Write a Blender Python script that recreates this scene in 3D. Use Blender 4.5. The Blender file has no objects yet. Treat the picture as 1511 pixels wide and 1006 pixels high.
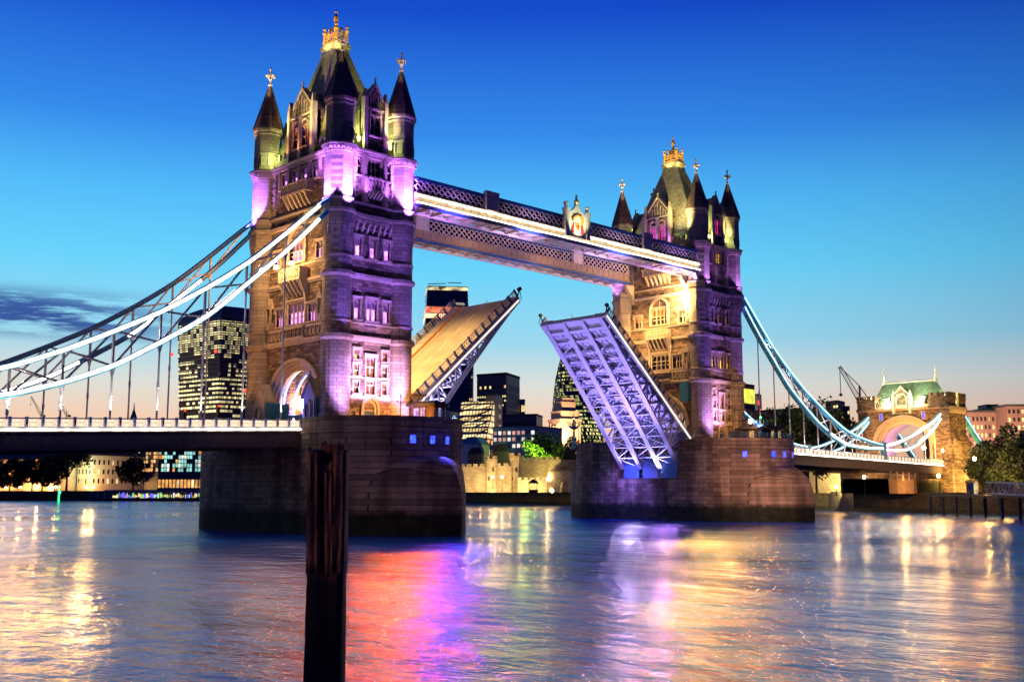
import bpy, math, random
from mathutils import Vector, Matrix
R = math.radians
sc = bpy.context.scene
col = sc.collection
rnd = random.Random(7)

# ---------------------------------------------------------------- camera
CAM = Vector((-87.467, -125.984, 5.57)); YAW = 0.792812; PITCH = 0.137461; FPX = 1582.2
cd = bpy.data.cameras.new('camera'); cam = bpy.data.objects.new('camera', cd); col.objects.link(cam)
cam.location = CAM; cam.rotation_euler = (math.pi/2 + PITCH, 0, YAW - math.pi/2)
cd.sensor_width = 36; cd.lens = FPX/1511*36; cd.clip_end = 9000; cd.clip_start = 0.5
sc.camera = cam
sc.view_settings.view_transform = 'Standard'; sc.view_settings.look = 'None'
sc.view_settings.exposure = 0; sc.view_settings.gamma = 1
sc.cycles.use_denoising = True
sc.cycles.sample_clamp_indirect = 6
sc.cycles.sample_clamp_direct = 0
sc.cycles.max_bounces = 5; sc.cycles.diffuse_bounces = 2; sc.cycles.glossy_bounces = 3

def lin(c):
    return tuple(((x/255+.055)/1.055)**2.4 if x > 10 else x/255/12.92 for x in c)

# ---------------------------------------------------------------- sky at dusk
W = bpy.data.worlds.new('World'); sc.world = W; W.use_nodes = True
nt = W.node_tree; nt.nodes.clear()
def N(nt, t, **k):
    n = nt.nodes.new(t)
    for a, b in k.items(): setattr(n, a, b)
    return n
def ramp(nt, pts, interp='LINEAR'):
    r = N(nt, 'ShaderNodeValToRGB'); r.color_ramp.interpolation = interp
    e = r.color_ramp.elements
    while len(e) < len(pts): e.new(.5)
    for el, (p, c) in zip(e, pts): el.position = p; el.color = (c[0], c[1], c[2], 1)
    return r
def math_n(nt, op, a, b=None, clamp=False):
    m = N(nt, 'ShaderNodeMath', operation=op, use_clamp=clamp)
    for i, x in enumerate((a, b)):
        if x is None: continue
        if isinstance(x, (int, float)): m.inputs[i].default_value = x
        else: nt.links.new(x, m.inputs[i])
    return m.outputs[0]
def mixc(nt, f, a, b, mode='MIX'):
    m = N(nt, 'ShaderNodeMix', data_type='RGBA', blend_type=mode)
    for i, x in ((0, f), (6, a), (7, b)):
        if isinstance(x, (int, float)): m.inputs[i].default_value = x
        elif isinstance(x, tuple): m.inputs[i].default_value = (x[0], x[1], x[2], 1)
        else: nt.links.new(x, m.inputs[i])
    return m.outputs[2]
tc = N(nt, 'ShaderNodeTexCoord'); sep = N(nt, 'ShaderNodeSeparateXYZ'); nt.links.new(tc.outputs['Generated'], sep.inputs[0])
rp = ramp(nt, [(0.0, lin((246, 172, 136))), (.058, lin((250, 204, 172))), (.094, lin((222, 224, 216))), (.135, lin((156, 216, 238))),
               (.2, lin((108, 212, 252))), (.26, lin((84, 188, 250))), (.32, lin((54, 140, 236))), (.42, lin((22, 78, 206))),
               (.6, lin((14, 48, 150))), (1.0, lin((8, 26, 90)))])
nt.links.new(sep.outputs[2], rp.inputs[0])
# darker and more violet away from the afterglow (the sun went down in the north-west, ahead-left of the camera)
dt = N(nt, 'ShaderNodeVectorMath', operation='DOT_PRODUCT'); nt.links.new(tc.outputs['Generated'], dt.inputs[0])
dt.inputs[1].default_value = (math.cos(R(75)), math.sin(R(75)), 0)
g = N(nt, 'ShaderNodeMapRange', interpolation_type='SMOOTHSTEP'); nt.links.new(dt.outputs['Value'], g.inputs[0])
g.inputs[1].default_value = .05; g.inputs[2].default_value = .86; g.inputs[3].default_value = .0; g.inputs[4].default_value = 1
c1 = mixc(nt, g.outputs[0], lin((50, 58, 130)), (1, 1, 1))
sky = mixc(nt, 1.0, rp.outputs[0], c1, 'MULTIPLY')
# low band of dark evening cloud on the left
mp = N(nt, 'ShaderNodeMapping'); nt.links.new(tc.outputs['Generated'], mp.inputs[0]); mp.inputs['Scale'].default_value = (7, 7, 55)
no = N(nt, 'ShaderNodeTexNoise'); nt.links.new(mp.outputs[0], no.inputs[0]); no.inputs['Scale'].default_value = 1.6; no.inputs['Detail'].default_value = 7; no.inputs['Roughness'].default_value=.62
def band(x, a, b, c, d):
    m1 = N(nt, 'ShaderNodeMapRange', interpolation_type='SMOOTHSTEP'); nt.links.new(x, m1.inputs[0]); m1.inputs[1].default_value = a; m1.inputs[2].default_value = b
    m2 = N(nt, 'ShaderNodeMapRange', interpolation_type='SMOOTHSTEP'); nt.links.new(x, m2.inputs[0]); m2.inputs[1].default_value = d; m2.inputs[2].default_value = c
    return math_n(nt, 'MULTIPLY', m1.outputs[0], m2.outputs[0])
bz = band(sep.outputs[2], .122, .142, .156, .178)
daz = N(nt, 'ShaderNodeVectorMath', operation='DOT_PRODUCT'); nt.links.new(tc.outputs['Generated'], daz.inputs[0]); daz.inputs[1].default_value = (math.cos(R(72)), math.sin(R(72)), 0)
ba = N(nt, 'ShaderNodeMapRange', interpolation_type='SMOOTHSTEP'); nt.links.new(daz.outputs['Value'], ba.inputs[0]); ba.inputs[1].default_value = .972; ba.inputs[2].default_value = .988
cm = math_n(nt, 'MULTIPLY', bz, ba.outputs[0])
nr = N(nt, 'ShaderNodeMapRange', interpolation_type='SMOOTHSTEP'); nt.links.new(no.outputs[0], nr.inputs[0]); nr.inputs[1].default_value = .36; nr.inputs[2].default_value = .5
cm = math_n(nt, 'MULTIPLY', cm, nr.outputs[0]); cm = math_n(nt, 'MULTIPLY', cm, .92)
sky = mixc(nt, cm, sky, lin((42, 66, 150)))
bg = N(nt, 'ShaderNodeBackground'); nt.links.new(sky, bg.inputs[0]); bg.inputs[1].default_value = 1.0
ow = N(nt, 'ShaderNodeOutputWorld'); nt.links.new(bg.outputs[0], ow.inputs[0])

# faint last light of the sun that has just gone below the horizon
sl = bpy.data.lights.new('sun', 'SUN'); sl.energy = 0.12; sl.angle = R(12); sl.color = (1, .62, .45)
so = bpy.data.objects.new('sun', sl); col.objects.link(so); so.rotation_euler = (R(86), 0, R(75) + math.pi/2)

# ---------------------------------------------------------------- helpers
def tag(o, label=None, cat=None, group=None, kind=None):
    if label: o['label'] = label
    if cat: o['category'] = cat
    if group: o['group'] = group
    if kind: o['kind'] = kind
    return o
ORG = {}
def thing(name, label, cat, loc=(0, 0, 0), rz=0, group=None, org=None):
    o = bpy.data.objects.new(name, None); col.objects.link(o); o.empty_display_size = .3
    o.location = loc; o.rotation_euler = (0, 0, rz); tag(o, label, cat, group)
    ORG[o.name] = Vector(org if org is not None else loc)
    return o
def copy_tree(o, parent=None):
    c = o.copy(); col.objects.link(c)
    if parent: c.parent = parent
    for ch in o.children: copy_tree(ch, c)
    return c
class MB:
    def __init__(s): s.v = []; s.f = []; s.p = []
    def add(s, vs, fs):
        n = len(s.v); s.p.append((n, len(s.f))); s.v += [tuple(v) for v in vs]; s.f += [tuple(i+n for i in f) for f in fs]; return s
    def hexa(s, p):   # 8 points: bottom 4, top 4
        return s.add(p, [(3, 2, 1, 0), (4, 5, 6, 7), (0, 1, 5, 4), (1, 2, 6, 5), (2, 3, 7, 6), (3, 0, 4, 7)])
    def box(s, x0, x1, y0, y1, z0, z1):
        return s.hexa([(x0, y0, z0), (x1, y0, z0), (x1, y1, z0), (x0, y1, z0), (x0, y0, z1), (x1, y0, z1), (x1, y1, z1), (x0, y1, z1)])
    def prism(s, pts, z0, z1):
        n = len(pts)
        return s.add([(x, y, z0) for x, y in pts]+[(x, y, z1) for x, y in pts],
                     [tuple(range(n-1, -1, -1)), tuple(range(n, 2*n))]+[(i, (i+1) % n, (i+1) % n+n, i+n) for i in range(n)])
    def lathe(s, cx, cy, prof, n=16, rot=0, cap=True, sx=1, sy=1):
        vs = []
        for r, z in prof:
            for k in range(n):
                a = rot+2*math.pi*k/n; vs.append((cx+r*sx*math.cos(a), cy+r*sy*math.sin(a), z))
        fs = []
        for j in range(len(prof)-1):
            for k in range(n):
                a = j*n+k; b = j*n+(k+1) % n; fs.append((a, b, b+n, a+n))
        if cap: fs.append(tuple(range(n-1, -1, -1))); fs.append(tuple((len(prof)-1)*n+k for k in range(n)))
        return s.add(vs, fs)
    def beam(s, p, q, w, h, up=(0, 0, 1)):
        p = Vector(p); q = Vector(q); d = (q-p).normalized(); up = Vector(up)
        if abs(d.dot(up)) > .97: up = Vector((0, 1, 0))
        x = d.cross(up).normalized()*w/2; y = d.cross(x).normalized()*h/2
        return s.hexa([p-x+y, p+x+y, q+x+y, q-x+y, p-x-y, p+x-y, q+x-y, q-x-y])
    def tube(s, p, q, r, n=8, r2=None):
        p = Vector(p); q = Vector(q); d = (q-p).normalized(); r2 = r if r2 is None else r2
        x = d.orthogonal().normalized(); y = d.cross(x); vs = []
        for c, rr in ((p, r), (q, r2)):
            for k in range(n):
                a = 2*math.pi*k/n; vs.append(c+x*rr*math.cos(a)+y*rr*math.sin(a))
        return s.add(vs, [(k, (k+1) % n, (k+1) % n+n, k+n) for k in range(n)]+[tuple(range(n-1, -1, -1)), tuple(range(n, 2*n))])
    def strip(s, pts, w, h):      # a bar of section w (y) x h (vertical) swept along points, in an x-z plane
        vs = []
        for i, p in enumerate(pts):
            a = Vector(pts[max(i-1, 0)]); b = Vector(pts[min(i+1, len(pts)-1)]); d = (b-a).normalized()
            n = Vector((-d.z, 0, d.x))*h/2; y = Vector((0, w/2, 0)); p = Vector(p)
            vs += [p-n-y, p-n+y, p+n+y, p+n-y]
        m = len(pts); fs = [(0, 1, 2, 3), tuple((m-1)*4+k for k in (3, 2, 1, 0))]
        for i in range(m-1):
            for k in range(4): a = i*4+k; b = i*4+(k+1) % 4; fs.append((a, a+4, b+4, b))
        return s.add(vs, fs)
    def ball(s, c, r, n=8, m=6, sz=1):
        return s.lathe(c[0], c[1], [(max(r*math.sin(math.pi*j/m), .001), c[2]-r*sz*math.cos(math.pi*j/m)) for j in range(m+1)], n)
    # pieces in a wall frame: f(u, n, z) -> xyz
    def fbox(s, f, u0, u1, n0, n1, z0, z1):
        return s.hexa([f(u0, n1, z0), f(u1, n1, z0), f(u1, n0, z0), f(u0, n0, z0), f(u0, n1, z1), f(u1, n1, z1), f(u1, n0, z1), f(u0, n0, z1)])
    def fpoly(s, f, pts, n0, n1):   # outline (u,z) with thickness n0..n1
        n = len(pts)
        return s.add([f(u, n1, z) for u, z in pts]+[f(u, n0, z) for u, z in pts],
                     [tuple(range(n)), tuple(range(2*n-1, n-1, -1))]+[(i, i+n, (i+1) % n+n, (i+1) % n) for i in range(n)])
    def wall(s, f, u0, u1, z0, z1, holes, nf=0, nb=-.7):
        us = sorted({u0, u1} | {h[0] for h in holes} | {h[1] for h in holes}); zs = sorted({z0, z1} | {h[2] for h in holes} | {h[3] for h in holes})
        us = [u for u in us if u0 <= u <= u1]; zs = [z for z in zs if z0 <= z <= z1]
        for i in range(len(us)-1):
            for j in range(len(zs)-1):
                a, b, c, d = us[i], us[i+1], zs[j], zs[j+1]; mu = (a+b)/2; mz = (c+d)/2
                if any(h[0] < mu < h[1] and h[2] < mz < h[3] for h in holes): continue
                s.add([f(a, nf, c), f(b, nf, c), f(b, nf, d), f(a, nf, d)], [(0, 1, 2, 3)])
                s.add([f(a, nb, c), f(b, nb, c), f(b, nb, d), f(a, nb, d)], [(3, 2, 1, 0)])
        for a, b, c, d in list(holes)+[(u0, u1, z0, z1)]:
            s.add([f(a, nf, c), f(b, nf, c), f(b, nf, d), f(a, nf, d), f(a, nb, c), f(b, nb, c), f(b, nb, d), f(a, nb, d)],
                  [(0, 1, 5, 4), (1, 2, 6, 5), (2, 3, 7, 6), (3, 0, 4, 7)])
        return s
    def archwall(s, f, u0, u1, z0, z1, a, zs, b, nf=0, nb=-.8, m=20, p=1.0):
        s.fbox(f, u0, -a, nb, nf, z0, z1); s.fbox(f, a, u1, nb, nf, z0, z1)
        pts = [(a*math.cos(math.pi*k/m), zs+b*math.sin(math.pi*k/m)**p) for k in range(m+1)]
        for (ua, za), (ub, zb) in zip(pts[:-1], pts[1:]):
            s.hexa([f(ub, nf, zb), f(ua, nf, za), f(ua, nb, za), f(ub, nb, zb), f(ub, nf, z1), f(ua, nf, z1), f(ua, nb, z1), f(ub, nb, z1)])
        return s
    def arch(s, f, uc, a, b, zs, w, n0, n1, z0=None, m=16, p=1.0):   # ring of width w outside the opening half-width a, rise b
        def P(a, b, k): t = math.pi*k/m; return (uc+a*math.cos(t), zs+b*max(math.sin(t), 0)**p)
        for k in range(m):
            i0 = P(a, b, k); i1 = P(a, b, k+1); o0 = P(a+w, b+w, k); o1 = P(a+w, b+w, k+1)
            s.hexa([f(i1[0], n1, i1[1]), f(i0[0], n1, i0[1]), f(i0[0], n0, i0[1]), f(i1[0], n0, i1[1]),
                    f(o1[0], n1, o1[1]), f(o0[0], n1, o0[1]), f(o0[0], n0, o0[1]), f(o1[0], n0, o1[1])])
        if z0 is not None:
            for q in (-1, 1): s.fbox(f, min(uc+q*a, uc+q*(a+w)), max(uc+q*a, uc+q*(a+w)), n0, n1, z0, zs)
        return s
    def build(s, name, mat, parent=None, smooth=False, kind=None, label=None, org=None, group=None, cat=None):
        o0 = Vector(org) if org is not None else (ORG[parent.name] if parent else Vector((0, 0, 0)))
        me = bpy.data.meshes.new(name); me.from_pydata([(v[0]-o0.x, v[1]-o0.y, v[2]-o0.z) for v in s.v], [], s.f)
        me.materials.append(mat); 
        if smooth: me.polygons.foreach_set('use_smooth', [True]*len(me.polygons))
        me.update()
        o = bpy.data.objects.new(name, me); col.objects.link(o)
        if parent: o.parent = parent
        elif org is not None: o.location = o0
        ORG[o.name] = o0; tag(o, label, cat, group, kind)
        if smooth:
            try: me.set_sharp_from_angle(angle=R(40))
            except Exception: pass
        return o
    pass
def each(mb, name, mat, parent, k=1):      # k primitives of mb per object
    ends = mb.p[k::k]+[(len(mb.v), len(mb.f))]; starts = mb.p[::k]; out = []
    for (a, fa), (b, fb) in zip(starts, ends):
        m = MB(); m.v = mb.v[a:b]; m.f = [tuple(i-a for i in f) for f in mb.f[fa:fb]]; out.append(m.build(name, mat, parent))
    return out
def frame(ox, oy, ux, uy, nx, ny):
    return lambda u, n, z: (ox+ux*u+nx*n, oy+uy*u+ny*n, z)
def fz(z): return lambda x, y, dz=0: (x, y, z+dz)

# pixel of the photograph -> point at a given depth along the view axis (used to survey the far skyline)
_F = Vector((math.cos(YAW)*math.cos(PITCH), math.sin(YAW)*math.cos(PITCH), math.sin(PITCH)))
_R = Vector((math.sin(YAW), -math.cos(YAW), 0)); _U = _R.cross(_F)
def at(u, v, d): return CAM + (_F + _R*((u-755.5)/FPX) - _U*((v-503)/FPX))*d
def atg(u, d):      # ground point under a pixel column
    p = at(u, 722, d); return (p.x, p.y)
def zat(v, d): return at(755, v, d).z

# ---------------------------------------------------------------- materials
MC = {}
def newmat(name):
    m = bpy.data.materials.new(name); m.use_nodes = True; t = m.node_tree; b = t.nodes['Principled BSDF']; MC[name] = m
    return m, t, b
def coords(t, mode='wall', scale=1.0):
    tc = N(t, 'ShaderNodeTexCoord')
    if mode == 'obj': return tc.outputs['Object']
    s = N(t, 'ShaderNodeSeparateXYZ'); t.links.new(tc.outputs['Object'], s.inputs[0])
    c = N(t, 'ShaderNodeCombineXYZ')
    t.links.new(math_n(t, 'ADD', s.outputs[0], s.outputs[1]), c.inputs[0]); t.links.new(s.outputs[2], c.inputs[1])
    return c.outputs[0]
def noise(t, vec, scale, detail=4, rough=.5):
    n = N(t, 'ShaderNodeTexNoise'); n.inputs['Scale'].default_value = scale; n.inputs['Detail'].default_value = detail; n.inputs['Roughness'].default_value = rough
    if vec is not None: t.links.new(vec, n.inputs[0])
    return n.outputs[0]
def setbump(t, b, h, strength, dist):
    bp = N(t, 'ShaderNodeBump'); bp.inputs['Strength'].default_value = strength; bp.inputs['Distance'].default_value = dist
    t.links.new(h, bp.inputs['Height']); t.links.new(bp.outputs[0], b.inputs['Normal'])
def masonry(name, c, bw, bh, rough=.85, mort=.5, var=.35, bump=.5, algae=False, cell=0):
    m, t, b = newmat(name); v = coords(t)
    br = N(t, 'ShaderNodeTexBrick'); t.links.new(v, br.inputs[0])
    br.inputs['Scale'].default_value = 1; br.inputs['Brick Width'].default_value = bw; br.inputs['Row Height'].default_value = bh
    br.inputs['Mortar Size'].default_value = .03 if bh < .6 else .04; br.inputs['Mortar Smooth'].default_value = .3; br.inputs['Bias'].default_value = 0
    a = tuple(x*(1-var) for x in c); d = tuple(min(1, x*(1+var)) for x in c)
    br.inputs['Color1'].default_value = a+(1,); br.inputs['Color2'].default_value = d+(1,); br.inputs['Mortar'].default_value = tuple(x*mort for x in c)+(1,)
    o = coords(t, 'obj'); n1 = noise(t, o, .35, 5, .6); n2 = noise(t, o, 3.0, 6, .65)
    st = ramp(t, [(.3, (.55, .52, .5)), (.62, (1.12, 1.1, 1.08))]); t.links.new(n1, st.inputs[0])
    cc = mixc(t, .8, br.outputs[0], st.outputs[0], 'MULTIPLY')
    st2 = ramp(t, [(.3, (.7, .7, .7)), (.7, (1.2, 1.2, 1.2))]); t.links.new(n2, st2.inputs[0])
    cc = mixc(t, .7, cc, st2.outputs[0], 'MULTIPLY')
    if algae:
        tc2 = N(t, 'ShaderNodeTexCoord'); s2 = N(t, 'ShaderNodeSeparateXYZ'); t.links.new(tc2.outputs['Object'], s2.inputs[0])
        zz = math_n(t, 'ADD', s2.outputs[2], math_n(t, 'MULTIPLY', noise(t, o, .5, 6, .7), 2.2))
        mr = N(t, 'ShaderNodeMapRange', interpolation_type='SMOOTHSTEP'); t.links.new(zz, mr.inputs[0]); mr.inputs[1].default_value = 4.6; mr.inputs[2].default_value = 3.4
        gr = ramp(t, [(.4, (.005, .007, .003)), (.7, (.022, .036, .010))]); t.links.new(noise(t, o, .8, 5), gr.inputs[0])
        cc = mixc(t, mr.outputs[0], cc, gr.outputs[0])
        # vertical run-off stains
        mp = N(t, 'ShaderNodeMapping'); t.links.new(o, mp.inputs[0]); mp.inputs['Scale'].default_value = (.45, .45, .04)
        sr = ramp(t, [(.38, (.3, .28, .26)), (.58, (1.05, 1.05, 1.05))]); t.links.new(noise(t, mp.outputs[0], 1, 2, .5), sr.inputs[0])
        cc = mixc(t, .75, cc, sr.outputs[0], 'MULTIPLY')
    t.links.new(cc, b.inputs['Base Color']); b.inputs['Roughness'].default_value = rough
    h = math_n(t, 'ADD', math_n(t, 'MULTIPLY', br.outputs['Fac'], -1.0), math_n(t, 'MULTIPLY', n2, .8))
    setbump(t, b, h, bump, .06)
    return m
def plain(name, c, rough=.6, metal=0, var=.15, scale=1.5, bump=0, spec=None):
    m, t, b = newmat(name); o = coords(t, 'obj'); n = noise(t, o, scale, 6, .6)
    r = ramp(t, [(.3, tuple(x*(1-var) for x in c)), (.7, tuple(min(1, x*(1+var)) for x in c))]); t.links.new(n, r.inputs[0])
    t.links.new(r.outputs[0], b.inputs['Base Color']); b.inputs['Roughness'].default_value = rough; b.inputs['Metallic'].default_value = metal
    if bump: setbump(t, b, noise(t, o, scale*6, 6, .7), bump, .05)
    return m
def glow(name, c, s, var=0, scale=1.0, stretch=(1, 1, 1), base=None):
    m, t, b = newmat(name); b.inputs['Base Color'].default_value = (base or tuple(.1*x for x in c))+(1,)
    b.inputs['Emission Color'].default_value = c+(1,); b.inputs['Emission Strength'].default_value = s; b.inputs['Roughness'].default_value = .3
    if var:
        mp = N(t, 'ShaderNodeMapping'); t.links.new(coords(t, 'obj'), mp.inputs[0]); mp.inputs['Scale'].default_value = stretch
        n = noise(t, mp.outputs[0], scale, 3, .6); r = N(t, 'ShaderNodeMapRange'); t.links.new(n, r.inputs[0])
        r.inputs[1].default_value = .36; r.inputs[2].default_value = .64; r.inputs[3].default_value = s*(1-var); r.inputs[4].default_value = s*(1+var)
        t.links.new(r.outputs[0], b.inputs['Emission Strength'])
    if not name.startswith('led'): m.cycles.emission_sampling = 'NONE'      # their own lamps light the surroundings
    return m
def cells(name, du, dz, p, c1, c2, s, base=(.012, .015, .03), uvec=(1, 1, 0), rowvar=.35, rough=.15, frac=.14):
    """curtain-wall glass: a grid of offices, some lit, some not"""
    m, t, b = newmat(name); tc = N(t, 'ShaderNodeTexCoord')
    dp = N(t, 'ShaderNodeVectorMath', operation='DOT_PRODUCT'); t.links.new(tc.outputs['Object'], dp.inputs[0]); dp.inputs[1].default_value = uvec
    s3 = N(t, 'ShaderNodeSeparateXYZ'); t.links.new(tc.outputs['Object'], s3.inputs[0])
    uu = math_n(t, 'DIVIDE', dp.outputs['Value'], du); zz = math_n(t, 'DIVIDE', s3.outputs[2], dz)
    fu = math_n(t, 'FLOOR', uu); fzz = math_n(t, 'FLOOR', zz)
    cx = N(t, 'ShaderNodeCombineXYZ'); t.links.new(fu, cx.inputs[0]); t.links.new(fzz, cx.inputs[1])
    wn = N(t, 'ShaderNodeTexWhiteNoise', noise_dimensions='3D'); t.links.new(cx.outputs[0], wn.inputs[0])
    cz = N(t, 'ShaderNodeCombineXYZ'); t.links.new(fzz, cz.inputs[0]); t.links.new(math_n(t, 'FLOOR', math_n(t, 'DIVIDE', uu, 9)), cz.inputs[1])
    wz = N(t, 'ShaderNodeTexWhiteNoise', noise_dimensions='3D'); t.links.new(cz.outputs[0], wz.inputs[0])
    thr = math_n(t, 'ADD', p, math_n(t, 'MULTIPLY', math_n(t, 'SUBTRACT', wz.outputs[0], .5), rowvar*2))
    lit = math_n(t, 'LESS_THAN', wn.outputs[0], thr)
    mu = math_n(t, 'LESS_THAN', math_n(t, 'FRACT', uu), 1-frac); mz = math_n(t, 'LESS_THAN', math_n(t, 'FRACT', zz), .68)
    lit = math_n(t, 'MULTIPLY', lit, math_n(t, 'MULTIPLY', mu, mz))
    lv = math_n(t, 'ADD', .35, math_n(t, 'MULTIPLY', wn.outputs[0], 1.0)); lv2 = N(t, 'ShaderNodeTexWhiteNoise', noise_dimensions='3D')
    v2 = N(t, 'ShaderNodeVectorMath', operation='ADD'); t.links.new(cx.outputs[0], v2.inputs[0]); v2.inputs[1].default_value = (17.3, 5.1, 2); t.links.new(v2.outputs[0], lv2.inputs[0])
    st = math_n(t, 'MULTIPLY', lit, math_n(t, 'MULTIPLY', math_n(t, 'ADD', .25, lv2.outputs[0]), s))
    t.links.new(st, b.inputs['Emission Strength']); t.links.new(mixc(t, lv2.outputs[0], c1, c2), b.inputs['Emission Color'])
    b.inputs['Base Color'].default_value = base+(1,); b.inputs['Roughness'].default_value = rough; m.cycles.emission_sampling = 'NONE'
    return m

stone = masonry('stone', (.225, .155, .10), 1.0, .42, bump=1.6, var=.6, mort=.2)
ashlar = masonry('ashlar', (.33, .27, .21), 1.1, .5, var=.2, bump=.45, mort=.4)
trim = plain('carved_stone', (.42, .33, .24), .75, var=.25, scale=2.5, bump=.4)
granite = masonry('granite', (.27, .205, .155), 1.7, .74, var=.4, bump=.8, algae=True, mort=.28)
slate = masonry('slate', (.36, .33, .19), .5, .28, var=.3, bump=.5, mort=.6)
green_slate = masonry('green_slate', (.10, .17, .11), .5, .3, var=.3, bump=.5, mort=.6)
gold = plain('gilding', (.8, .45, .08), .4, .35, .1)
spirelead = masonry('spire_stone', (.26, .17, .12), .6, .4, var=.2, bump=.4, mort=.6)
teal = plain('teal_paint', (.10, .42, .60), .35, 0, .15)
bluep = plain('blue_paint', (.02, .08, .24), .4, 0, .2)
whitep = plain('white_paint', (.55, .55, .58), .45, 0, .12)
pinkp = plain('pale_steel_paint', (.55, .46, .44), .5, 0, .15)
darksteel = plain('dark_steel', (.05, .045, .05), .5, .3, .3)
girderm = plain('girder_paint', (.10, .075, .06), .6, 0, .3)
cream = plain('cream_paint', (.6, .5, .33), .5, 0, .15)
roadm = plain('asphalt_road', (.05, .048, .045), .85, 0, .2, 4, .3)
glass_dark = plain('dark_glass', (.015, .015, .02), .12, 0, .3)
violet_lit = glow('violet_lit_pane', (.74, .26, 1.0), 2.6, .7, 1.6, (1, 1, .5))
yellow_lit = glow('yellow_lit_pane', (1, .55, .10), 1.5, .7, 1.4)
orange_dim = glow('orange_dim_pane', (1, .32, .06), .35, .8, 1.2)
magenta_lit = glow('magenta_lit_pane', (.85, .05, .45), .9, .6, 1.5)
led = glow('led_strip', (1, .84, .66), 6.0, .5, .9)
led_hot = glow('led_strip_hot', (1, .82, .6), 11)
led_cool = glow('led_strip_cool', (.45, .85, 1.0), 2.2)
led_soft = glow('led_strip_soft', (1, .72, .42), 1.8)
lampm = glow('lamp_glass', (1, .5, .16), 90)
lampw = glow('lamp_glass_white', (1, .75, .42), 70)
red_l = glow('red_signal', (1, .03, .02), 5)
green_l = glow('green_signal', (.05, 1, .25), 4)
blue_l = glow('blue_lit_opening', (.03, .06, 1.0), 3.2, .5, 2)
cyan_l = glow('pale_blue_glow', (.3, .5, 1.0), 3)
wood = None
# ---------------------------------------------------------------- lights
LK = 3.2
def light(kind, loc, power, color, target=None, angle=60, blend=.6, size=.15):
    l = bpy.data.lights.new('floodlight', kind); l.energy = power*LK; l.color = color; l.shadow_soft_size = size  # one name for every lamp, spots added only as fill included
    if kind == 'SPOT': l.spot_size = R(angle); l.spot_blend = blend
    o = bpy.data.objects.new('floodlight', l); col.objects.link(o); o.location = loc
    if target is not None:
        o.rotation_euler = (Vector(target)-Vector(loc)).to_track_quat('-Z', 'Y').to_euler()
    return o
def spot(loc, tgt, p, c, a=60, b=.6, s=.15): return light('SPOT', loc, p, c, tgt, a, b, s)
def point(loc, p, c, s=.15): return light('POINT', loc, p, c, None, size=s)
VIO = (.37, .13, 1.0); LAV = (.62, .45, 1.0); ORG_ = (1, .42, .10); YEL = (1, .62, .18); LIME = (.72, .92, .28); BLU = (.08, .12, 1.0); MAG = (.9, .12, .8); WARM = (1, .68, .4)

# ---------------------------------------------------------------- the two great towers
Z0 = 13.5
def head(mb, f, u0, u1, zs, zt, n0, n1, m=5):      # stone above a pointed light
    uc = (u0+u1)/2; a = (u1-u0)/2
    for q in (-1, 1):
        pts = [(uc+q*a, zs)]
        for k in range(1, m+1):
            t = k/m; ang = t*math.pi/3; pts.append((uc+q*(a*2*math.cos(ang)-a), zs+min(a*2*math.sin(ang)*.95, zt-zs-.02)))
        pts += [(uc, zt), (uc+q*a, zt)]
        if q < 0: pts = pts[::-1]
        mb.fpoly(f, pts, n0, n1)
def window(root, f, u0, u1, z0, z1, nl, pane, pane2=None, tr=.55, sur=.2, hood=True, tiers=1):
    b = MB(); w = (u1-u0)
    b.fbox(f, u0-sur, u0, -.3, .16, z0-.1, z1+sur); b.fbox(f, u1, u1+sur, -.3, .16, z0-.1, z1+sur)
    b.fbox(f, u0, u1, -.3, .16, z1, z1+sur)
    b.fbox(f, u0-sur-.12, u1+sur+.12, -.1, .3, z0-.3, z0-.08)
    if hood:
        b.fbox(f, u0-sur-.16, u1+sur+.16, -.1, .32, z1+sur, z1+sur+.18)
        b.fbox(f, u0-sur-.16, u0-sur-.02, -.1, .28, z1-.45, z1+sur); b.fbox(f, u1+sur+.02, u1+sur+.16, -.1, .28, z1-.45, z1+sur)
    lw = w/nl; h = z1-z0; zh = z1-min(lw*1.0, h*.42)
    for i in range(1, nl): b.fbox(f, u0+i*lw-.07, u0+i*lw+.07, -.36, -.06, z0, z1)
    for i in range(nl): head(b, f, u0+i*lw, u0+(i+1)*lw, zh, z1, -.34, -.14)
    zt = z0+h*tr
    b.fbox(f, u0, u1, -.35, -.09, zt-.06, zt+.06)
    if tiers > 1: b.fbox(f, u0, u1, -.35, -.09, z0+h*.3-.05, z0+h*.3+.05)
    w_ = b.build('window', trim, root)
    MB().fbox(f, u0, u1, -.46, -.42, z0, zt).build('pane', pane, w_)
    MB().fbox(f, u0, u1, -.46, -.42, zt, z1).build('pane', pane2 or pane, w_)
    return (u0, u1, z0, z1)

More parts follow.
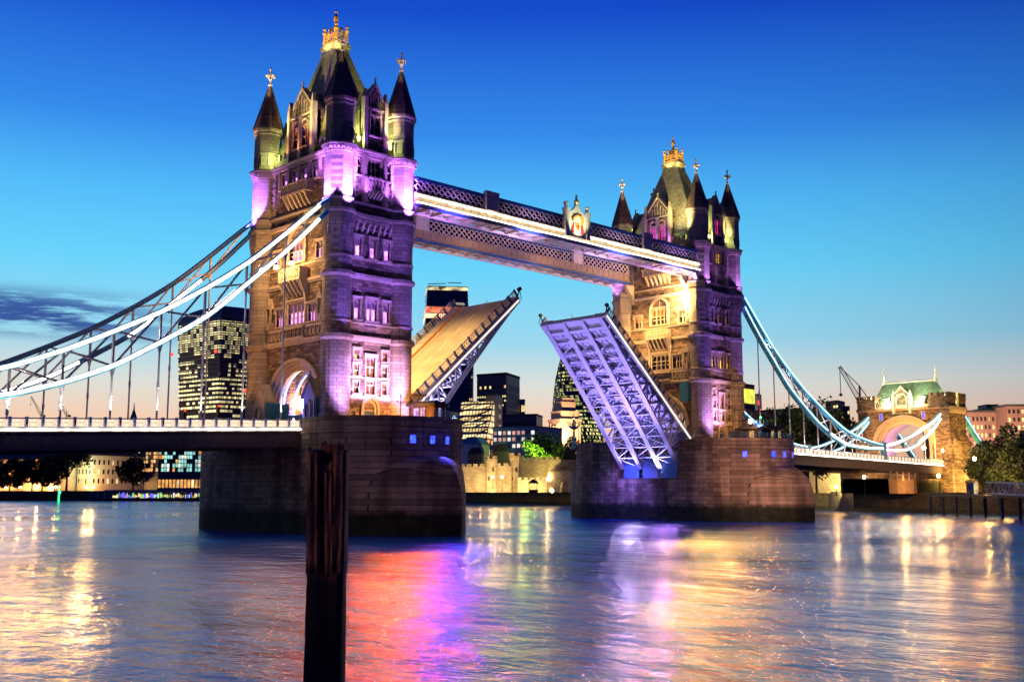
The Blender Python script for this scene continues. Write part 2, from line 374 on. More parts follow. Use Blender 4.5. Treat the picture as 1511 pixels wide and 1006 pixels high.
def corbels(b, f, u0, u1, z0, z1, n, d, w):
    for i in range(n):
        u = u0+(u1-u0)*(i+.5)/n
        b.fpoly(lambda a, nn, z, u=u: f(u-w/2+nn, a, z), [(0, z0), (d*.45, z0+(z1-z0)*.35), (d, z1-.15), (d, z1), (0, z1)], 0, w)
def merlons(b, f, u0, u1, z0, z1, n, th=.4):
    b.fbox(f, u0, u1, -th, 0, z0, z0+(z1-z0)*.5)
    s = (u1-u0)/n
    for i in range(n):
        if i % 2 == 0: b.fbox(f, u0+i*s, u0+(i+1)*s, -th, .03, z0+(z1-z0)*.5-.01, z1)
def balcony(root, f, u0, u1, z0, z1, d, zc, n):
    b = MB(); b.fbox(f, u0, u1, -.1, d, z0-.3, z0)
    b.fbox(f, u0, u1, d-.2, d, z1-.2, z1); b.fbox(f, u0, u0+.2, 0, d, z0, z1); b.fbox(f, u1-.2, u1, 0, d, z0, z1)
    k = max(3, int((u1-u0)/.55))
    for i in range(k+1):
        u = u0+.1+(u1-u0-.2)*i/k; b.fbox(f, u-.08, u+.08, d-.17, d-.04, z0, z1-.2)
        if i < k:
            v = u+(u1-u0-.2)/k; b.fpoly(f, [(u, z1-.2), (u+.12, z1-.2), (v, z0+.12), (v, z0), (v-.12, z0), (u, z1-.32)], d-.14, d-.06)
    corbels(b, f, u0+.2, u1-.2, zc, z0-.3, n, d*.95, .32)
    return b.build('balcony', trim, root)
def niche(root, f, uc, z0, h):
    b = MB(); w = .55
    b.fpoly(f, [(uc-w, z0), (uc-w*.4, z0-.9), (uc+w*.4, z0-.9), (uc+w, z0)], 0, .7)
    b.fbox(f, uc-w, uc+w, 0, .75, z0, z0+.15)
    for q in (-1, 1): b.fbox(f, uc+q*w-.09, uc+q*w+.09, .45, .68, z0+.15, z0+h*.6); b.fbox(f, uc+q*w-.07, uc+q*w+.07, .5, .64, z0+h*.6, z0+h*.85)
    b.fpoly(f, [(uc-w-.1, z0+h*.6), (uc+w+.1, z0+h*.6), (uc+.12, z0+h*.88), (uc, z0+h), (uc-.12, z0+h*.88)], .0, .72)
    b.lathe(*f(uc, .3, 0)[:2], [(.2, z0+.15), (.24, z0+.8), (.2, z0+1.3), (.08, z0+1.45), (.13, z0+1.65), (.03, z0+1.85)], 8)
    return b.build('canopied_niche', trim, root)

def make_tower(label, tx, rz, P):
    root = thing('bridge_tower', label, 'bridge tower', (tx, 0, Z0), rz, org=(0, 0, Z0))
    fE = frame(0, -9.9, 1, 0, 0, -1); fW = frame(0, 9.9, -1, 0, 0, 1); fS = frame(-5.4, 0, 0, -1, -1, 0); fN = frame(5.4, 0, 0, 1, 1, 0)
    # turrets
    for sx in (-1, 1):
        for sy in (-1, 1):
            cx, cy = sx*5.2, sy*9.15; b = MB(); r = 1.95; o = math.pi/8
            b.lathe(cx, cy, [(2.3, 13.5), (2.3, 14.9), (2.18, 15.0), (2.18, 15.3), (2.02, 15.6), (2.0, 25.1), (2.14, 25.25), (2.3, 25.45), (2.36, 25.9), (2.2, 26.0), (r, 26.15), (r, 27.55), (2.12, 27.65), (2.12, 27.85), (r, 27.95), (r, 33.6), (2.1, 33.75), (2.32, 33.95), (2.34, 34.4), (r, 34.55), (r, 36.35), (2.1, 36.45), (2.1, 36.65), (r, 36.75), (r, 41.3)], 20)
            ap = r+.03
            for k in range(8):      # spiked collar under the octagon
                a0 = o+k*math.pi/4; a1 = a0+math.pi/4
                p0 = (cx+2.3*math.cos(a0), cy+2.3*math.sin(a0)); p1 = (cx+2.3*math.cos(a1), cy+2.3*math.sin(a1))
                q0 = (cx+1.8*math.cos(a0), cy+1.8*math.sin(a0)); q1 = (cx+1.8*math.cos(a1), cy+1.8*math.sin(a1))
                for h in (0, 1):
                    l = lambda A, B, t: (A[0]+(B[0]-A[0])*t, A[1]+(B[1]-A[1])*t)
                    A, B, A2, B2 = l(p0, p1, h/2), l(p0, p1, h/2+.5), l(q0, q1, h/2), l(q0, q1, h/2+.5); M = l(A, B, .5); M2 = (cx+1.9*math.cos((a0*(3-2*h)+a1*(1+2*h))/4), cy+1.9*math.sin((a0*(3-2*h)+a1*(1+2*h))/4))
                    b.add([A+(41.3,), B+(41.3,), B2+(41.3,), A2+(41.3,), M2+(38.8,), A+(40.9,), B+(40.9,)], [(0, 1, 6, 5), (5, 6, 4), (1, 2, 4, 6), (3, 0, 5, 4), (0, 3, 2, 1)])
            b.lathe(cx, cy, [(2.3, 41.3), (2.3, 42.3), (2.5, 42.5), (2.52, 42.8), (2.3, 43.0), (2.22, 43.05), (2.22, 44.0), (2.34, 44.1), (2.34, 44.35), (2.05, 44.6), (2.05, 50.4)], 8, o)
            b.lathe(cx, cy, [(2.1, 50.4), (2.1, 50.6), (2.2, 50.7), (2.2, 50.95), (2.42, 51.2), (2.5, 51.55), (2.62, 51.6), (2.62, 51.85), (2.0, 52.0), (2.0, 54.4), (2.08, 54.5), (2.0, 54.65), (2.0, 57.3), (2.12, 57.45), (2.12, 57.8), (2.3, 58.0), (2.3, 58.25)], 8, o)
            for k in range(8):     # dentils under the cornice and blind panels higher up
                a = k*math.pi/4
                for d in (-.5, 0, .5): 
                    px = cx+2.12*math.cos(a)-d*math.sin(a); py = cy+2.12*math.sin(a)+d*math.cos(a); b.box(px-.12, px+.12, py-.12, py+.12, 50.95, 51.35)
                    if d: px = cx+1.86*math.cos(a)-d*math.sin(a); py = cy+1.86*math.sin(a)+d*math.cos(a); b.box(px-.07, px+.07, py-.07, py+.07, 52.6, 54.1)
            t = b.build('turret', ashlar, root)
            s = MB().lathe(cx, cy, [(2.38, 58.25), (2.3, 58.45), (1.25, 61.6), (.2, 65.3)], 8, o)
            for k in range(8):
                a = o+k*math.pi/4; s.beam((cx+2.3*math.cos(a), cy+2.3*math.sin(a), 58.45), (cx+.2*math.cos(a), cy+.2*math.sin(a), 65.3), .12, .12)
            s.build('spire', spirelead, t)
            c = MB().lathe(cx, cy, [(.22, 65.2), (.34, 65.5), (.16, 65.7), (.16, 66.2), (.3, 66.35), (.12, 66.5), (.12, 67.7), (.2, 67.85), (.22, 68.0), (.02, 68.3)], 8)
            c.box(cx-.62, cx+.62, cy-.14, cy+.14, 66.75, 67.1); c.box(cx-.14, cx+.14, cy-.62, cy+.62, 66.75, 67.1)
            for dx, dy in ((.62, 0), (-.62, 0), (0, .62), (0, -.62)): c.ball((cx+dx, cy+dy, 66.92), .24, 6, 5)
            c.build('finial', plain('finial_stone', (.6, .5, .36), .5) if 'finial_stone' not in MC else MC['finial_stone'], t)
    # river faces (east and west)
    for f, cfg in ((fE, P['east']), (fW, P['west'])):
        H = []
        v, v2 = cfg['r1']; 
        for q in (-1, 1):
            for z0, z1 in ((22.9, 24.1), (20.7, 22.1), (18.3, 19.9)): H.append(window(root, f, q*2.35-.42, q*2.35+.42, z0, z1, 1, v if q < 0 and z0 > 20 else v2, v2, .5, .18, z0 > 20))
            for (a, c) in ((cfg['r2'], (28.3, 31.0)), (cfg['r3'], (37.0, 39.5))):
                H.append(window(root, f, q*2.45-.5, q*2.45+.5, c[0], c[1], 1, a[0], a[1], .56, .22))
            H.append(window(root, f, q*2.55-.35, q*2.55+.35, 48.3, 50.8, 1, glass_dark, glass_dark, .5, .15))
        H.append(window(root, f, -.75, .75, 20.6, 23.3, 2, v2, v2, .5, .24, tiers=1)); H.append(window(root, f, -.75, .75, 18.3, 20.2, 2, cfg['r1'][0] if P['far'] else orange_dim, v2, .62, .2, False))
        H.append(window(root, f, -.85, .85, 28.3, 31.1, 2, cfg['r2'][0], cfg['r2'][1], .56, .26)); H.append(window(root, f, -.5, .5, 37.0, 39.5, 1, cfg['r3'][0], cfg['r3'][1], .56, .22))
        H.append(window(root, f, -1.05, 1.05, 48.5, 50.7, 3, cfg['r4'], cfg['r4'], .5, .18))
        H += [(-1.15, 1.15, 13.5, 16.2)]
        MB().wall(f, -5.2, 5.2, Z0, 52, H).build('wall', stone, root)
        d = MB().arch(f, 0, 1.15, 1.35, 16.2, .38, -.1, .25, Z0, p=.8).arch(f, 0, .85, 1.0, 16.2, .3, -.4, .02, Z0, p=.8)
        d.fbox(f, -1.15, 1.15, -.5, -.3, 16.0, 17.5); d.fbox(f, -.06, .06, -.3, -.2, 16.2, 17.2); dd = d.build('doorway', trim, root)
        MB().fbox(f, -.85, .85, -.5, -.42, Z0, 16.0).build('door', bluep, dd)
        for q in (-1, 1):
            MB().fbox(f, q*2.75-.5, q*2.75-.36, -.05, .15, 14.2, 15.9).fbox(f, q*2.75+.36, q*2.75+.5, -.05, .15, 14.2, 15.9).fbox(f, q*2.75-.5, q*2.75+.5, -.05, .2, 15.9, 16.1).build('niche_frame', trim, root)
        s = MB()
        for z0, z1, n in ((17.55, 18.0, .12), (20.25, 20.5, .1), (25.3, 25.6, .2), (25.6, 26.0, .4), (27.65, 27.85, .22), (33.75, 34.0, .25), (34.0, 34.45, .42), (36.45, 36.65, .2), (41.5, 41.8, .25), (41.8, 42.3, .35), (42.3, 42.8, .5), (44.1, 44.4, .25), (51.2, 51.55, .45), (51.55, 51.85, .62)):
            s.fbox(f, -3.6, 3.6, -.1, n, z0, z1)
        each(s, 'string_course', trim, root)
        c = MB(); corbels(c, f, -3.3, 3.3, 40.1, 41.5, 7, .6, .28); c.fbox(f, -3.4, 3.4, -.05, .12, 40.75, 40.9); c.build('corbel_table', trim, root)
        balcony(root, f, -1.6, 1.6, 46.4, 48.0, .9, 45.2, 5)
        c = MB()
        for q in (-1, 1): c.fbox(f, q*1.75-.22, q*1.75+.22, 0, .55, 44.4, 51.2); c.fpoly(f, [(q*1.75-.3, 44.4), (q*1.75+.3, 44.4), (q*1.75+.3, 48), (q*1.75-.3, 48)], 0, .75)
        each(c, 'pier_shaft', trim, root)
        c = MB()
        for q in (-1, 1):        # rough quoins either side
            for k in range(16): c.fbox(f, q*3.3-(.32 if k % 2 else .2), q*3.3+(.32 if k % 2 else .2), -.05, .08+.05*(k % 3), 44.6+k*.4, 44.9+k*.4)
        each(c, 'quoins', trim, root, 16)
        # gable
        gables(root, f, 1.75, 59.9, 61.7, 52.0, [(-.85, .85, 54.3, 57.1)], P['gable_e'], .55)
        for a_, b_ in ((-3.5, -2.0), (2.0, 3.5)): m = MB(); merlons(m, f, a_, b_, 51.9, 53.9, 3); m.build('battlement', stone, root)
    # road faces
    for f, cfg, land in ((fS, P['land'], 1), (fN, P['chan'], 0)):
        H = []
        for q in (-1, 1):
            H.append(window(root, f, q*5.3-.75, q*5.3+.75, 37.0, 39.2, 2, cfg['r3'][0], cfg['r3'][1], .55, .25))
            H.append(window(root, f, q*4.0-1.05, q*4.0+1.05, 28.4, 30.7, 3, cfg['r2'][0], cfg['r2'][1], .55, .22))
            niche(root, f, q*6.4, 28.9, 3.7)
            for k in (1.1, 3.9): H.append(window(root, f, q*k-.68, q*k+.68, 48.6, 50.6, 1, cfg['r4'][0], cfg['r4'][1], .55, .2, False))
        H.append(window(root, f, -1.9, 1.9, 37.2, 40.3, 4, cfg['r3'][0], cfg['r3'][1], .5, .3, False, 2))
        H.append(window(root, f, -2.0, 2.0, 28.4, 31.3, 4, cfg['r2'][0], cfg['r2'][1], .55, .3, True, 2))
        MB().wall(f, -9.1, 9.1, 24.6, 52, H).build('wall', stone, root)
        MB().archwall(f, -9.1, 9.1, Z0, 24.6, 6.2, 17.2, 5.9, 0, -.9, 24).build('arch_wall', stone, root)
        a = MB(); 
        for k, (w, n0, n1) in enumerate(((.35, -.2, .35), )): a.arch(f, 0, 6.2, 5.9, 17.2, .45, n0, n1, 17.2-.01, 24)
        a.arch(f, 0, 5.8, 5.5, 17.2, .42, -.55, -.05, Z0, 24); a.arch(f, 0, 5.4, 5.1, 17.2, .42, -.95, -.4, Z0, 24); a.arch(f, 0, 5.0, 4.7, 17.2, .42, -1.3, -.75, Z0, 24)
        a.build('archivolt', trim, root)
        b = MB().arch(f, 0, 1.9, 1.7, 40.3, .4, 0, .4, 36.9, 14)
        b.fbox(f, -.06, .06, 0, .15, 40.3, 41.8); b.build('window_arch', trim, root)
        s = MB()
        for z0, z1, n in ((25.4, 25.7, .25), (25.7, 26.1, .45), (27.6, 27.95, .3), (33.75, 34.0, .2), (34.0, 34.4, .35), (36.4, 36.6, .2), (42.3, 42.8, .5), (44.1, 44.4, .25), (51.1, 51.5, .45), (51.5, 51.85, .65)):
            s.fbox(f, -7.4, 7.4, -.1, n, z0, z1)
        each(s, 'string_course', trim, root)
        # carved band between arch and first windows
        b = MB()
        for i in range(15):
            u = -6.8+i*.97; b.fbox(f, u-.06, u+.06, 0, .3, 26.2, 27.6)
            if i < 14:
                b.fpoly(f, [(u+.1, 26.35), (u+.25, 26.35), (u+.85, 27.45), (u+.7, 27.45)], 0, .2); b.fpoly(f, [(u+.7, 26.35), (u+.85, 26.35), (u+.25, 27.45), (u+.1, 27.45)], 0, .17)
        b.fbox(f, -2.6, 2.6, 0, .7, 26.1, 26.4); b.fbox(f, -2.6, 2.6, 0, .75, 27.6, 27.95)
        b.build('carved_band', trim, root)
        balcony(root, f, -2.6, 2.6, 34.5, 36.0, 1.5, 32.2, 5)
        b = MB()
        for q in (-1, 1):
            b.fpoly(lambda a, n, z, q=q: f(q*2.45-.2+n, a, z), [(0, 30.6), (.3, 31.0), (.55, 32.4), (1.35, 34.0), (1.4, 34.2), (0, 34.2)], 0, .4)
            b.fbox(f, q*2.45-.16, q*2.45+.16, 0, .35, 28.0, 31.0)
        each(b, 'scroll_bracket', trim, root, 2)
        balcony(root, f, -3.3, 3.3, 47.0, 48.4, 1.2, 44.9, 6)
        c = MB()
        for u in (-5.0, -2.5, 0, 2.5, 5.0): c.fbox(f, u-.2, u+.2, 0, .4, 48.2, 51.1)
        for q in (-1, 1):
            for k in range(18): c.fbox(f, q*6.7-(.55 if k % 2 else .35), q*6.7+(.5 if k % 2 else .35), -.05, .1+.05*(k % 3), 44.5+k*.37, 44.78+k*.37)
        each(c, 'pier_shaft', trim, root)
        gables(root, f, 2.9, 60.2, 62.4, 52.0, [(-1.75, -.35, 53.8, 56.6), (.35, 1.75, 53.8, 56.6)], P['gable_s'] if land else P['gable_n'], .6)
        for a_, b_ in ((-7.2, -3.2), (3.2, 7.2)): m = MB(); merlons(m, f, a_, b_, 51.9, 53.9, 7); m.build('battlement', stone, root)
    # passage through the tower
    for x in (-3.6, -1.8, 0, 1.8, 3.6):
        MB().arch(frame(x, 0, 0, -1, -1, 0), 0, 5.5, 5.2, 17.0, .28, -.16, .16, Z0, 20).build('vault_rib', MC.get('rib_paint') or plain('rib_paint', (.45, .6, .62), .4), root)
    each(MB().box(-5, 5, 6.2, 6.6, Z0, 24).box(-5, 5, -6.6, -6.2, Z0, 24).box(-5.3, 5.3, -9.5, 9.5, 24.1, 24.6), 'passage_wall', stone, root)
    MB().box(-5.3, 5.3, -9.8, 9.8, 50.8, 51.9).build('roof_terrace', stone, root)
    # main roof
    b = MB(); bx, by, tx_, ty_ = 4.9, 8.7, 1.05, 1.75
    prev = None; vs = []; fs = []
    prof = [(0, 52.0), (.24, 56.5), (.575, 62.2), (1, 69.3)]
    for k, (t, z) in enumerate(prof):
        x = bx+(tx_-bx)*t; y = by+(ty_-by)*t; vs += [(-x, -y, z), (x, -y, z), (x, y, z), (-x, y, z)]
        if k: 
            for j in range(4): a = (k-1)*4+j; c = (k-1)*4+(j+1) % 4; fs.append((a, c, c+4, a+4))
    fs.append((12, 13, 14, 15)); b.add(vs, fs); rf = b.build('roof', slate, root)
    c = MB().box(-1.15, 1.15, -1.85, 1.85, 69.3, 69.7).box(-1.35, 1.35, -2.0, 2.0, 69.7, 70.3)
    for i in range(9):
        for q in (-1, 1): c.box(q*1.2-.06, q*1.2+.06, -1.8+i*.45-.12, -1.8+i*.45+.12, 68.8, 69.3)
    c.box(-1.15, 1.15, -1.8, 1.8, 70.3, 70.6); c.build('roof_platform', slate, rf)
    g = MB(); A_, B_ = .95, 1.5
    for (x0, y0, x1, y1, n) in ((-A_, -B_, A_, -B_, 3), (-A_, B_, A_, B_, 3), (-A_, -B_, -A_, B_, 4), (A_, -B_, A_, B_, 4)):
        g.beam((x0, y0, 70.75), (x1, y1, 70.75), .12, .3); g.beam((x0, y0, 71.4), (x1, y1, 71.4), .1, .14)
        for i in range(n+1):
            x = x0+(x1-x0)*i/n; y = y0+(y1-y0)*i/n; g.tube((x, y, 70.6), (x, y, 71.9), .09, 5, .05); g.ball((x, y, 71.9), .15, 6, 4)
            if i < n:
                xm = x+(x1-x0)/n/2; ym = y+(y1-y0)/n/2; g.beam((x, y, 71.0), (xm, ym, 72.3), .1, .1); g.beam((x+(x1-x0)/n, y+(y1-y0)/n, 71.0), (xm, ym, 72.3), .1, .1); g.ball((xm, ym, 72.35), .13, 6, 4)
    for x in (-A_, A_):
        for y in (-B_, B_): g.lathe(x, y, [(.26, 70.6), (.2, 72.2), (.36, 72.5), (.14, 72.8), (.28, 73.1), (.03, 73.5)], 6); g.beam((x, y, 72.0), (0, 0, 73.6), .22, .22); g.ball((x*.5, y*.5, 73.0), .26, 6, 5)
    g.lathe(0, 0, [(.25, 70.6), (.22, 72.6), (.42, 73.2), (.2, 73.6), (.2, 74.1), (.42, 74.6), (.44, 74.9), (.18, 75.2), (.12, 75.5), (.24, 75.75), (.02, 76.1)], 8)
    g.build('roof_crown', gold, rf)
    return root

def gables(root, f, hw, zs, za, zb, wins, panes, d):
    b = MB(); H = [w for w in wins]
    b.wall(f, -hw, hw, zb, zs-1.2, H, .1, -d-.6)
    b.fpoly(f, [(-hw, zs-1.2), (hw, zs-1.2), (hw, zs-.6), (hw*.75, zs-.5), (.12, za), (-.12, za), (-hw*.75, zs-.5), (-hw, zs-.6)], -.7, .1)
    g = b.build('gable', stone, root)
    m = MB()
    for q in (-1, 1):
        m.fbox(f, q*hw-.28, q*hw+.28, -.4, .45, zb, zs-.4); m.fpoly(f, [(q*hw-.34, zs-.4), (q*hw+.34, zs-.4), (q*hw+.2, zs), (q*hw, zs+.9), (q*hw-.2, zs)], -.3, .35)
        m.fpoly(f, [(q*hw*.8, zs-.6), (q*hw*.8, zs-.25), (0, za+.3), (0, za-.1)][::(1 if q > 0 else -1)], -.8, .22)
    for i in range(7):
        u = -hw*.7+i*hw*1.4/6; top = zs-.6+(za-zs+.2)*(1-abs(u)/hw/.75)-.5
        if top > zs-1.0: m.fbox(f, u-.05, u+.05, .1, .2, zs-1.8, top)
    m.fbox(f, -hw, hw, .05, .3, zs-2.0, zs-1.75)
    m.fbox(f, -.07, .07, -.1, .1, za, za+.9); m.ball(f(0, 0, za+.9), .18, 6, 4)
    if len(wins) > 1: m.fbox(f, -.22, .22, .1, .5, zb, zs-2)
    # little roof running back to the main slope
    m.build('gable_trim', trim, g)
    r = MB(); r.fpoly(f, [(-hw, zs-1.4), (hw, zs-1.4), (0, za-.1)], -4.2 if hw > 2 else -5.5, -.7); r.build('gable_roof', slate, g)
    each(MB().fbox(f, -hw, -hw+.4, -3.5, -.6, zb, zs-1.3).fbox(f, hw-.4, hw, -3.5, -.6, zb, zs-1.3), 'gable_cheek', stone, g)
    for w in wins: gwin(g, f, w, panes)
def gwin(g, f, w, panes):
    u0, u1, z0, z1 = w; b = MB(); fr = lambda u, n, z: f(u, n+.1, z)
    b.fbox(fr, u0-.15, u0, -.3, .14, z0-.1, z1+.2); b.fbox(fr, u1, u1+.15, -.3, .14, z0-.1, z1+.2); b.fbox(fr, u0, u1, -.3, .14, z1, z1+.2)
    um = (u0+u1)/2; b.fbox(fr, um-.06, um+.06, -.35, -.08, z0, z1); b.fbox(fr, u0, u1, -.35, -.1, (z0+z1)/2-.05, (z0+z1)/2+.05); b.fbox(fr, u0-.25, u1+.25, -.1, .3, z0-.3, z0-.1)
    for i in range(2): head(b, fr, u0+i*(um-u0), um+i*(u1-um), z1-.7, z1, -.34, -.14)
    b.arch(fr, um, (u1-u0)/2, .9, z1+.1, .16, 0, .25, None, 10, .7)
    o = b.build('gable_window', trim, g)
    MB().fbox(fr, u0, u1, -.45, -.41, z0, z1).build('gable_pane', panes[0], g)

dim = (glass_dark, glass_dark); vio = (violet_lit, MC.get('violet_dim') or glow('violet_dim', (.35, .1, .7), .35, .6, 2))
near = make_tower('nearer great stone tower lit violet, left of the raised bascules', 0, 0, dict(far=False,
    east=dict(r1=(yellow_lit, orange_dim), r2=vio, r3=vio, r4=glass_dark), west=dict(r1=dim, r2=dim, r3=dim, r4=glass_dark),
    land=dict(r2=vio, r3=vio, r4=vio), chan=dict(r2=dim, r3=dim, r4=dim), gable_e=dim, gable_s=dim, gable_n=dim))
fary = make_tower('farther great stone tower lit amber and violet, right of the raised bascules', 82.3, math.pi, dict(far=True,
    east=dict(r1=dim, r2=dim, r3=dim, r4=glass_dark), west=dict(r1=(yellow_lit, orange_dim), r2=(yellow_lit, orange_dim), r3=(orange_dim, glass_dark), r4=yellow_lit),
    land=dict(r2=dim, r3=dim, r4=dim), chan=dict(r2=dim, r3=(glass_dark, orange_dim), r4=dim), gable_e=(magenta_lit, 0), gable_s=dim, gable_n=(magenta_lit, 0)))

# ---------------------------------------------------------------- river piers
def ogive(k, m=16):      # outline of the pointed cutwater, from (10.9,-12.3) to nose (0,-28.4) and back
    pts = []
    for i in range(m+1):
        t = i/m; x = 10.9*(1-t**1.75); y = -12.3-16.3*t; pts.append((x, y))
    return pts
def make_pier(label, cx, rz, openings):
    root = thing('river_pier', label, 'bridge pier', (cx, 0, 0), rz, org=(0, 0, 0)); r = 10.9; yc = 12.3
    def outline(r, m=24):
        o = []
        for k in range(m+1): a = -math.pi+math.pi*k/m; o.append((r*math.cos(a), -yc+r*math.sin(a)))
        for k in range(m+1): a = math.pi*k/m; o.append((r*math.cos(a), yc+r*math.sin(a)))
        return o
    b = MB(); lv = [(r, -4), (r, 11.3)]; 
    def loft(prof, cap=True):
        n = 0; vs = []; fs = []
        for rr, z in prof:
            o = outline(rr); n = len(o); vs += [(x, y, z) for x, y in o]
        for j in range(len(prof)-1):
            for i in range(n): a = j*n+i; c = j*n+(i+1) % n; fs.append((a, c, c+n, a+n))
        if cap: fs.append(tuple(range((len(prof)-1)*n, len(prof)*n)))
        b.add(vs, fs)
    if openings:      # bascule chamber open on the river side (local +x)
        o = outline(r); n = len(o); zs = [-4, 7.6, 11.9]
        for z0, z1 in zip(zs[:-1], zs[1:]):
            for i in range(n):
                p, q = o[i], o[(i+1) % n]
                if abs(p[0]-r) < 1e-6 and abs(q[0]-r) < 1e-6 and abs(p[1]+q[1]) < 1e-3:     # the flat river face
                    segs = [(-yc, -7.7), (7.7, yc)] + ([(-7.7, 7.7)] if z0 < 0 else [])
                    for y0, y1 in segs: b.add([(r, y0, z0), (r, y1, z0), (r, y1, z1), (r, y0, z1)], [(0, 1, 2, 3)])
                else: b.add([p+(z0,), q+(z0,), q+(z1,), p+(z1,)], [(0, 1, 2, 3)])
        b.box(4.9, r-.02, -7.7, 7.7, 6.9, 7.6); b.box(4.6, 4.9, -7.7, 7.7, 7.6, 13.4)
        for q in (-1, 1): b.box(4.9, r-.02, min(q*7.7, q*8.3), max(q*7.7, q*8.3), 7.6, 13.4)
        # floor everywhere except over the chamber
        b.box(-r+.1, 4.9, -yc, yc, 12.9, 13.5); b.box(4.9, r-.05, -yc, -7.7, 12.9, 13.5); b.box(4.9, r-.05, 7.7, yc, 12.9, 13.5)
        for sgn in (-1, 1):
            pts = [(r*.99*math.cos(a), sgn*(yc+r*.99*math.sin(a))) for a in [math.pi*k/24 for k in range(25)]]; b.prism(pts, 12.9, 13.5)
        prof = [(r, 11.9), (r, 12.45), (r+.12, 12.5), (r+.12, 12.7), (r, 12.8), (r, 12.9), (r+.1, 13.0), (r+.1, 13.2), (r, 13.3), (r, 14.3), (r+.08, 14.35), (r+.08, 14.6), (r-.5, 14.6), (r-.5, 13.4)]
        for (ra, za), (rb, zb) in zip(prof[:-1], prof[1:]):
            oa = outline(ra); ob = outline(rb); n = len(oa)
            for i in range(n):
                j = (i+1) % n
                if oa[i][0] > r-.6 and oa[j][0] > r-.6 and abs(oa[i][1]+oa[j][1]) < 1e-3:
                    for s0 in (-1, 1):
                        ya, yb = sorted((s0*7.7, s0*yc)); b.add([(ra, ya, za), (ra, yb, za), (rb, yb, zb), (rb, ya, zb)], [(0, 1, 2, 3)])
                else: b.add([oa[i]+(za,), oa[j]+(za,), ob[j]+(zb,), ob[i]+(zb,)], [(0, 1, 2, 3)])
    body = b.build('pier_body', granite, root)
    m = 16
    for sy in (1, -1):
        c = MB()
        o = ogive(0, m); out = [(x, y) for x, y in o]+[(-x, y) for x, y in o[::-1][1:]]
        out = [(x, y*sy) for x, y in out]; n = len(out); inn = []
        for i, (x, y) in enumerate(out):
            th = math.pi*i/(n-1); inn.append((r*math.cos(th)*.995, sy*(-yc-r*.995*math.sin(th)), 4.6+5.2*math.sin(th)**1.3))
        rows = 7; vs = []; fs = []
        for j in range(rows+1):
            t = j/rows; cz = math.sin(t*math.pi/2); cr = 1-math.cos(t*math.pi/2)
            for i in range(n): 
                ix, iy, iz = inn[i]; ox, oy = out[i]; vs.append((ox+(ix-ox)*cr, oy+(iy-oy)*cr, 4.2+(iz-4.2)*cz))
        for j in range(rows):
            for i in range(n-1): a = j*n+i; fs.append((a, a+1, a+1+n, a+n))
        base = len(vs); vs += [(x, y, -4) for x, y in out]
        for i in range(n-1): fs.append((base+i, base+i+1, i+1, i))
        c.add(vs, fs); c.build('cutwater', granite, root)
    # small lit openings high on the rounded end
    for a in openings:
        for ang in (R(a)+rz,):
            x, y = r*math.cos(ang), (-yc if math.sin(ang) < 0 else yc)+r*math.sin(ang); tx, ty = -math.sin(ang), math.cos(ang)
            f = lambda u, nn, z: (x+tx*u+math.cos(ang)*nn, y+ty*u+math.sin(ang)*nn, z)
            fr = MB().fbox(f, -.55, -.38, -.05, .14, 11.2, 12.3).fbox(f, .38, .55, -.05, .14, 11.2, 12.3).fbox(f, -.55, .55, -.05, .14, 12.2, 12.4).fbox(f, -.55, .55, -.05, .14, 11.1, 11.25).build('porthole', granite, root)
            MB().fbox(f, -.38, .38, .01, .06, 11.25, 12.2).build('lit_pane', blue_l, fr)
    return root
nearp = make_pier('granite river pier of the nearer tower, behind the timber pile', 0, 0, (-106, -91, -77))
farp = make_pier('granite river pier of the farther tower, with the open bascule chamber', 82.3, math.pi, (-136, -107, -92, -74))

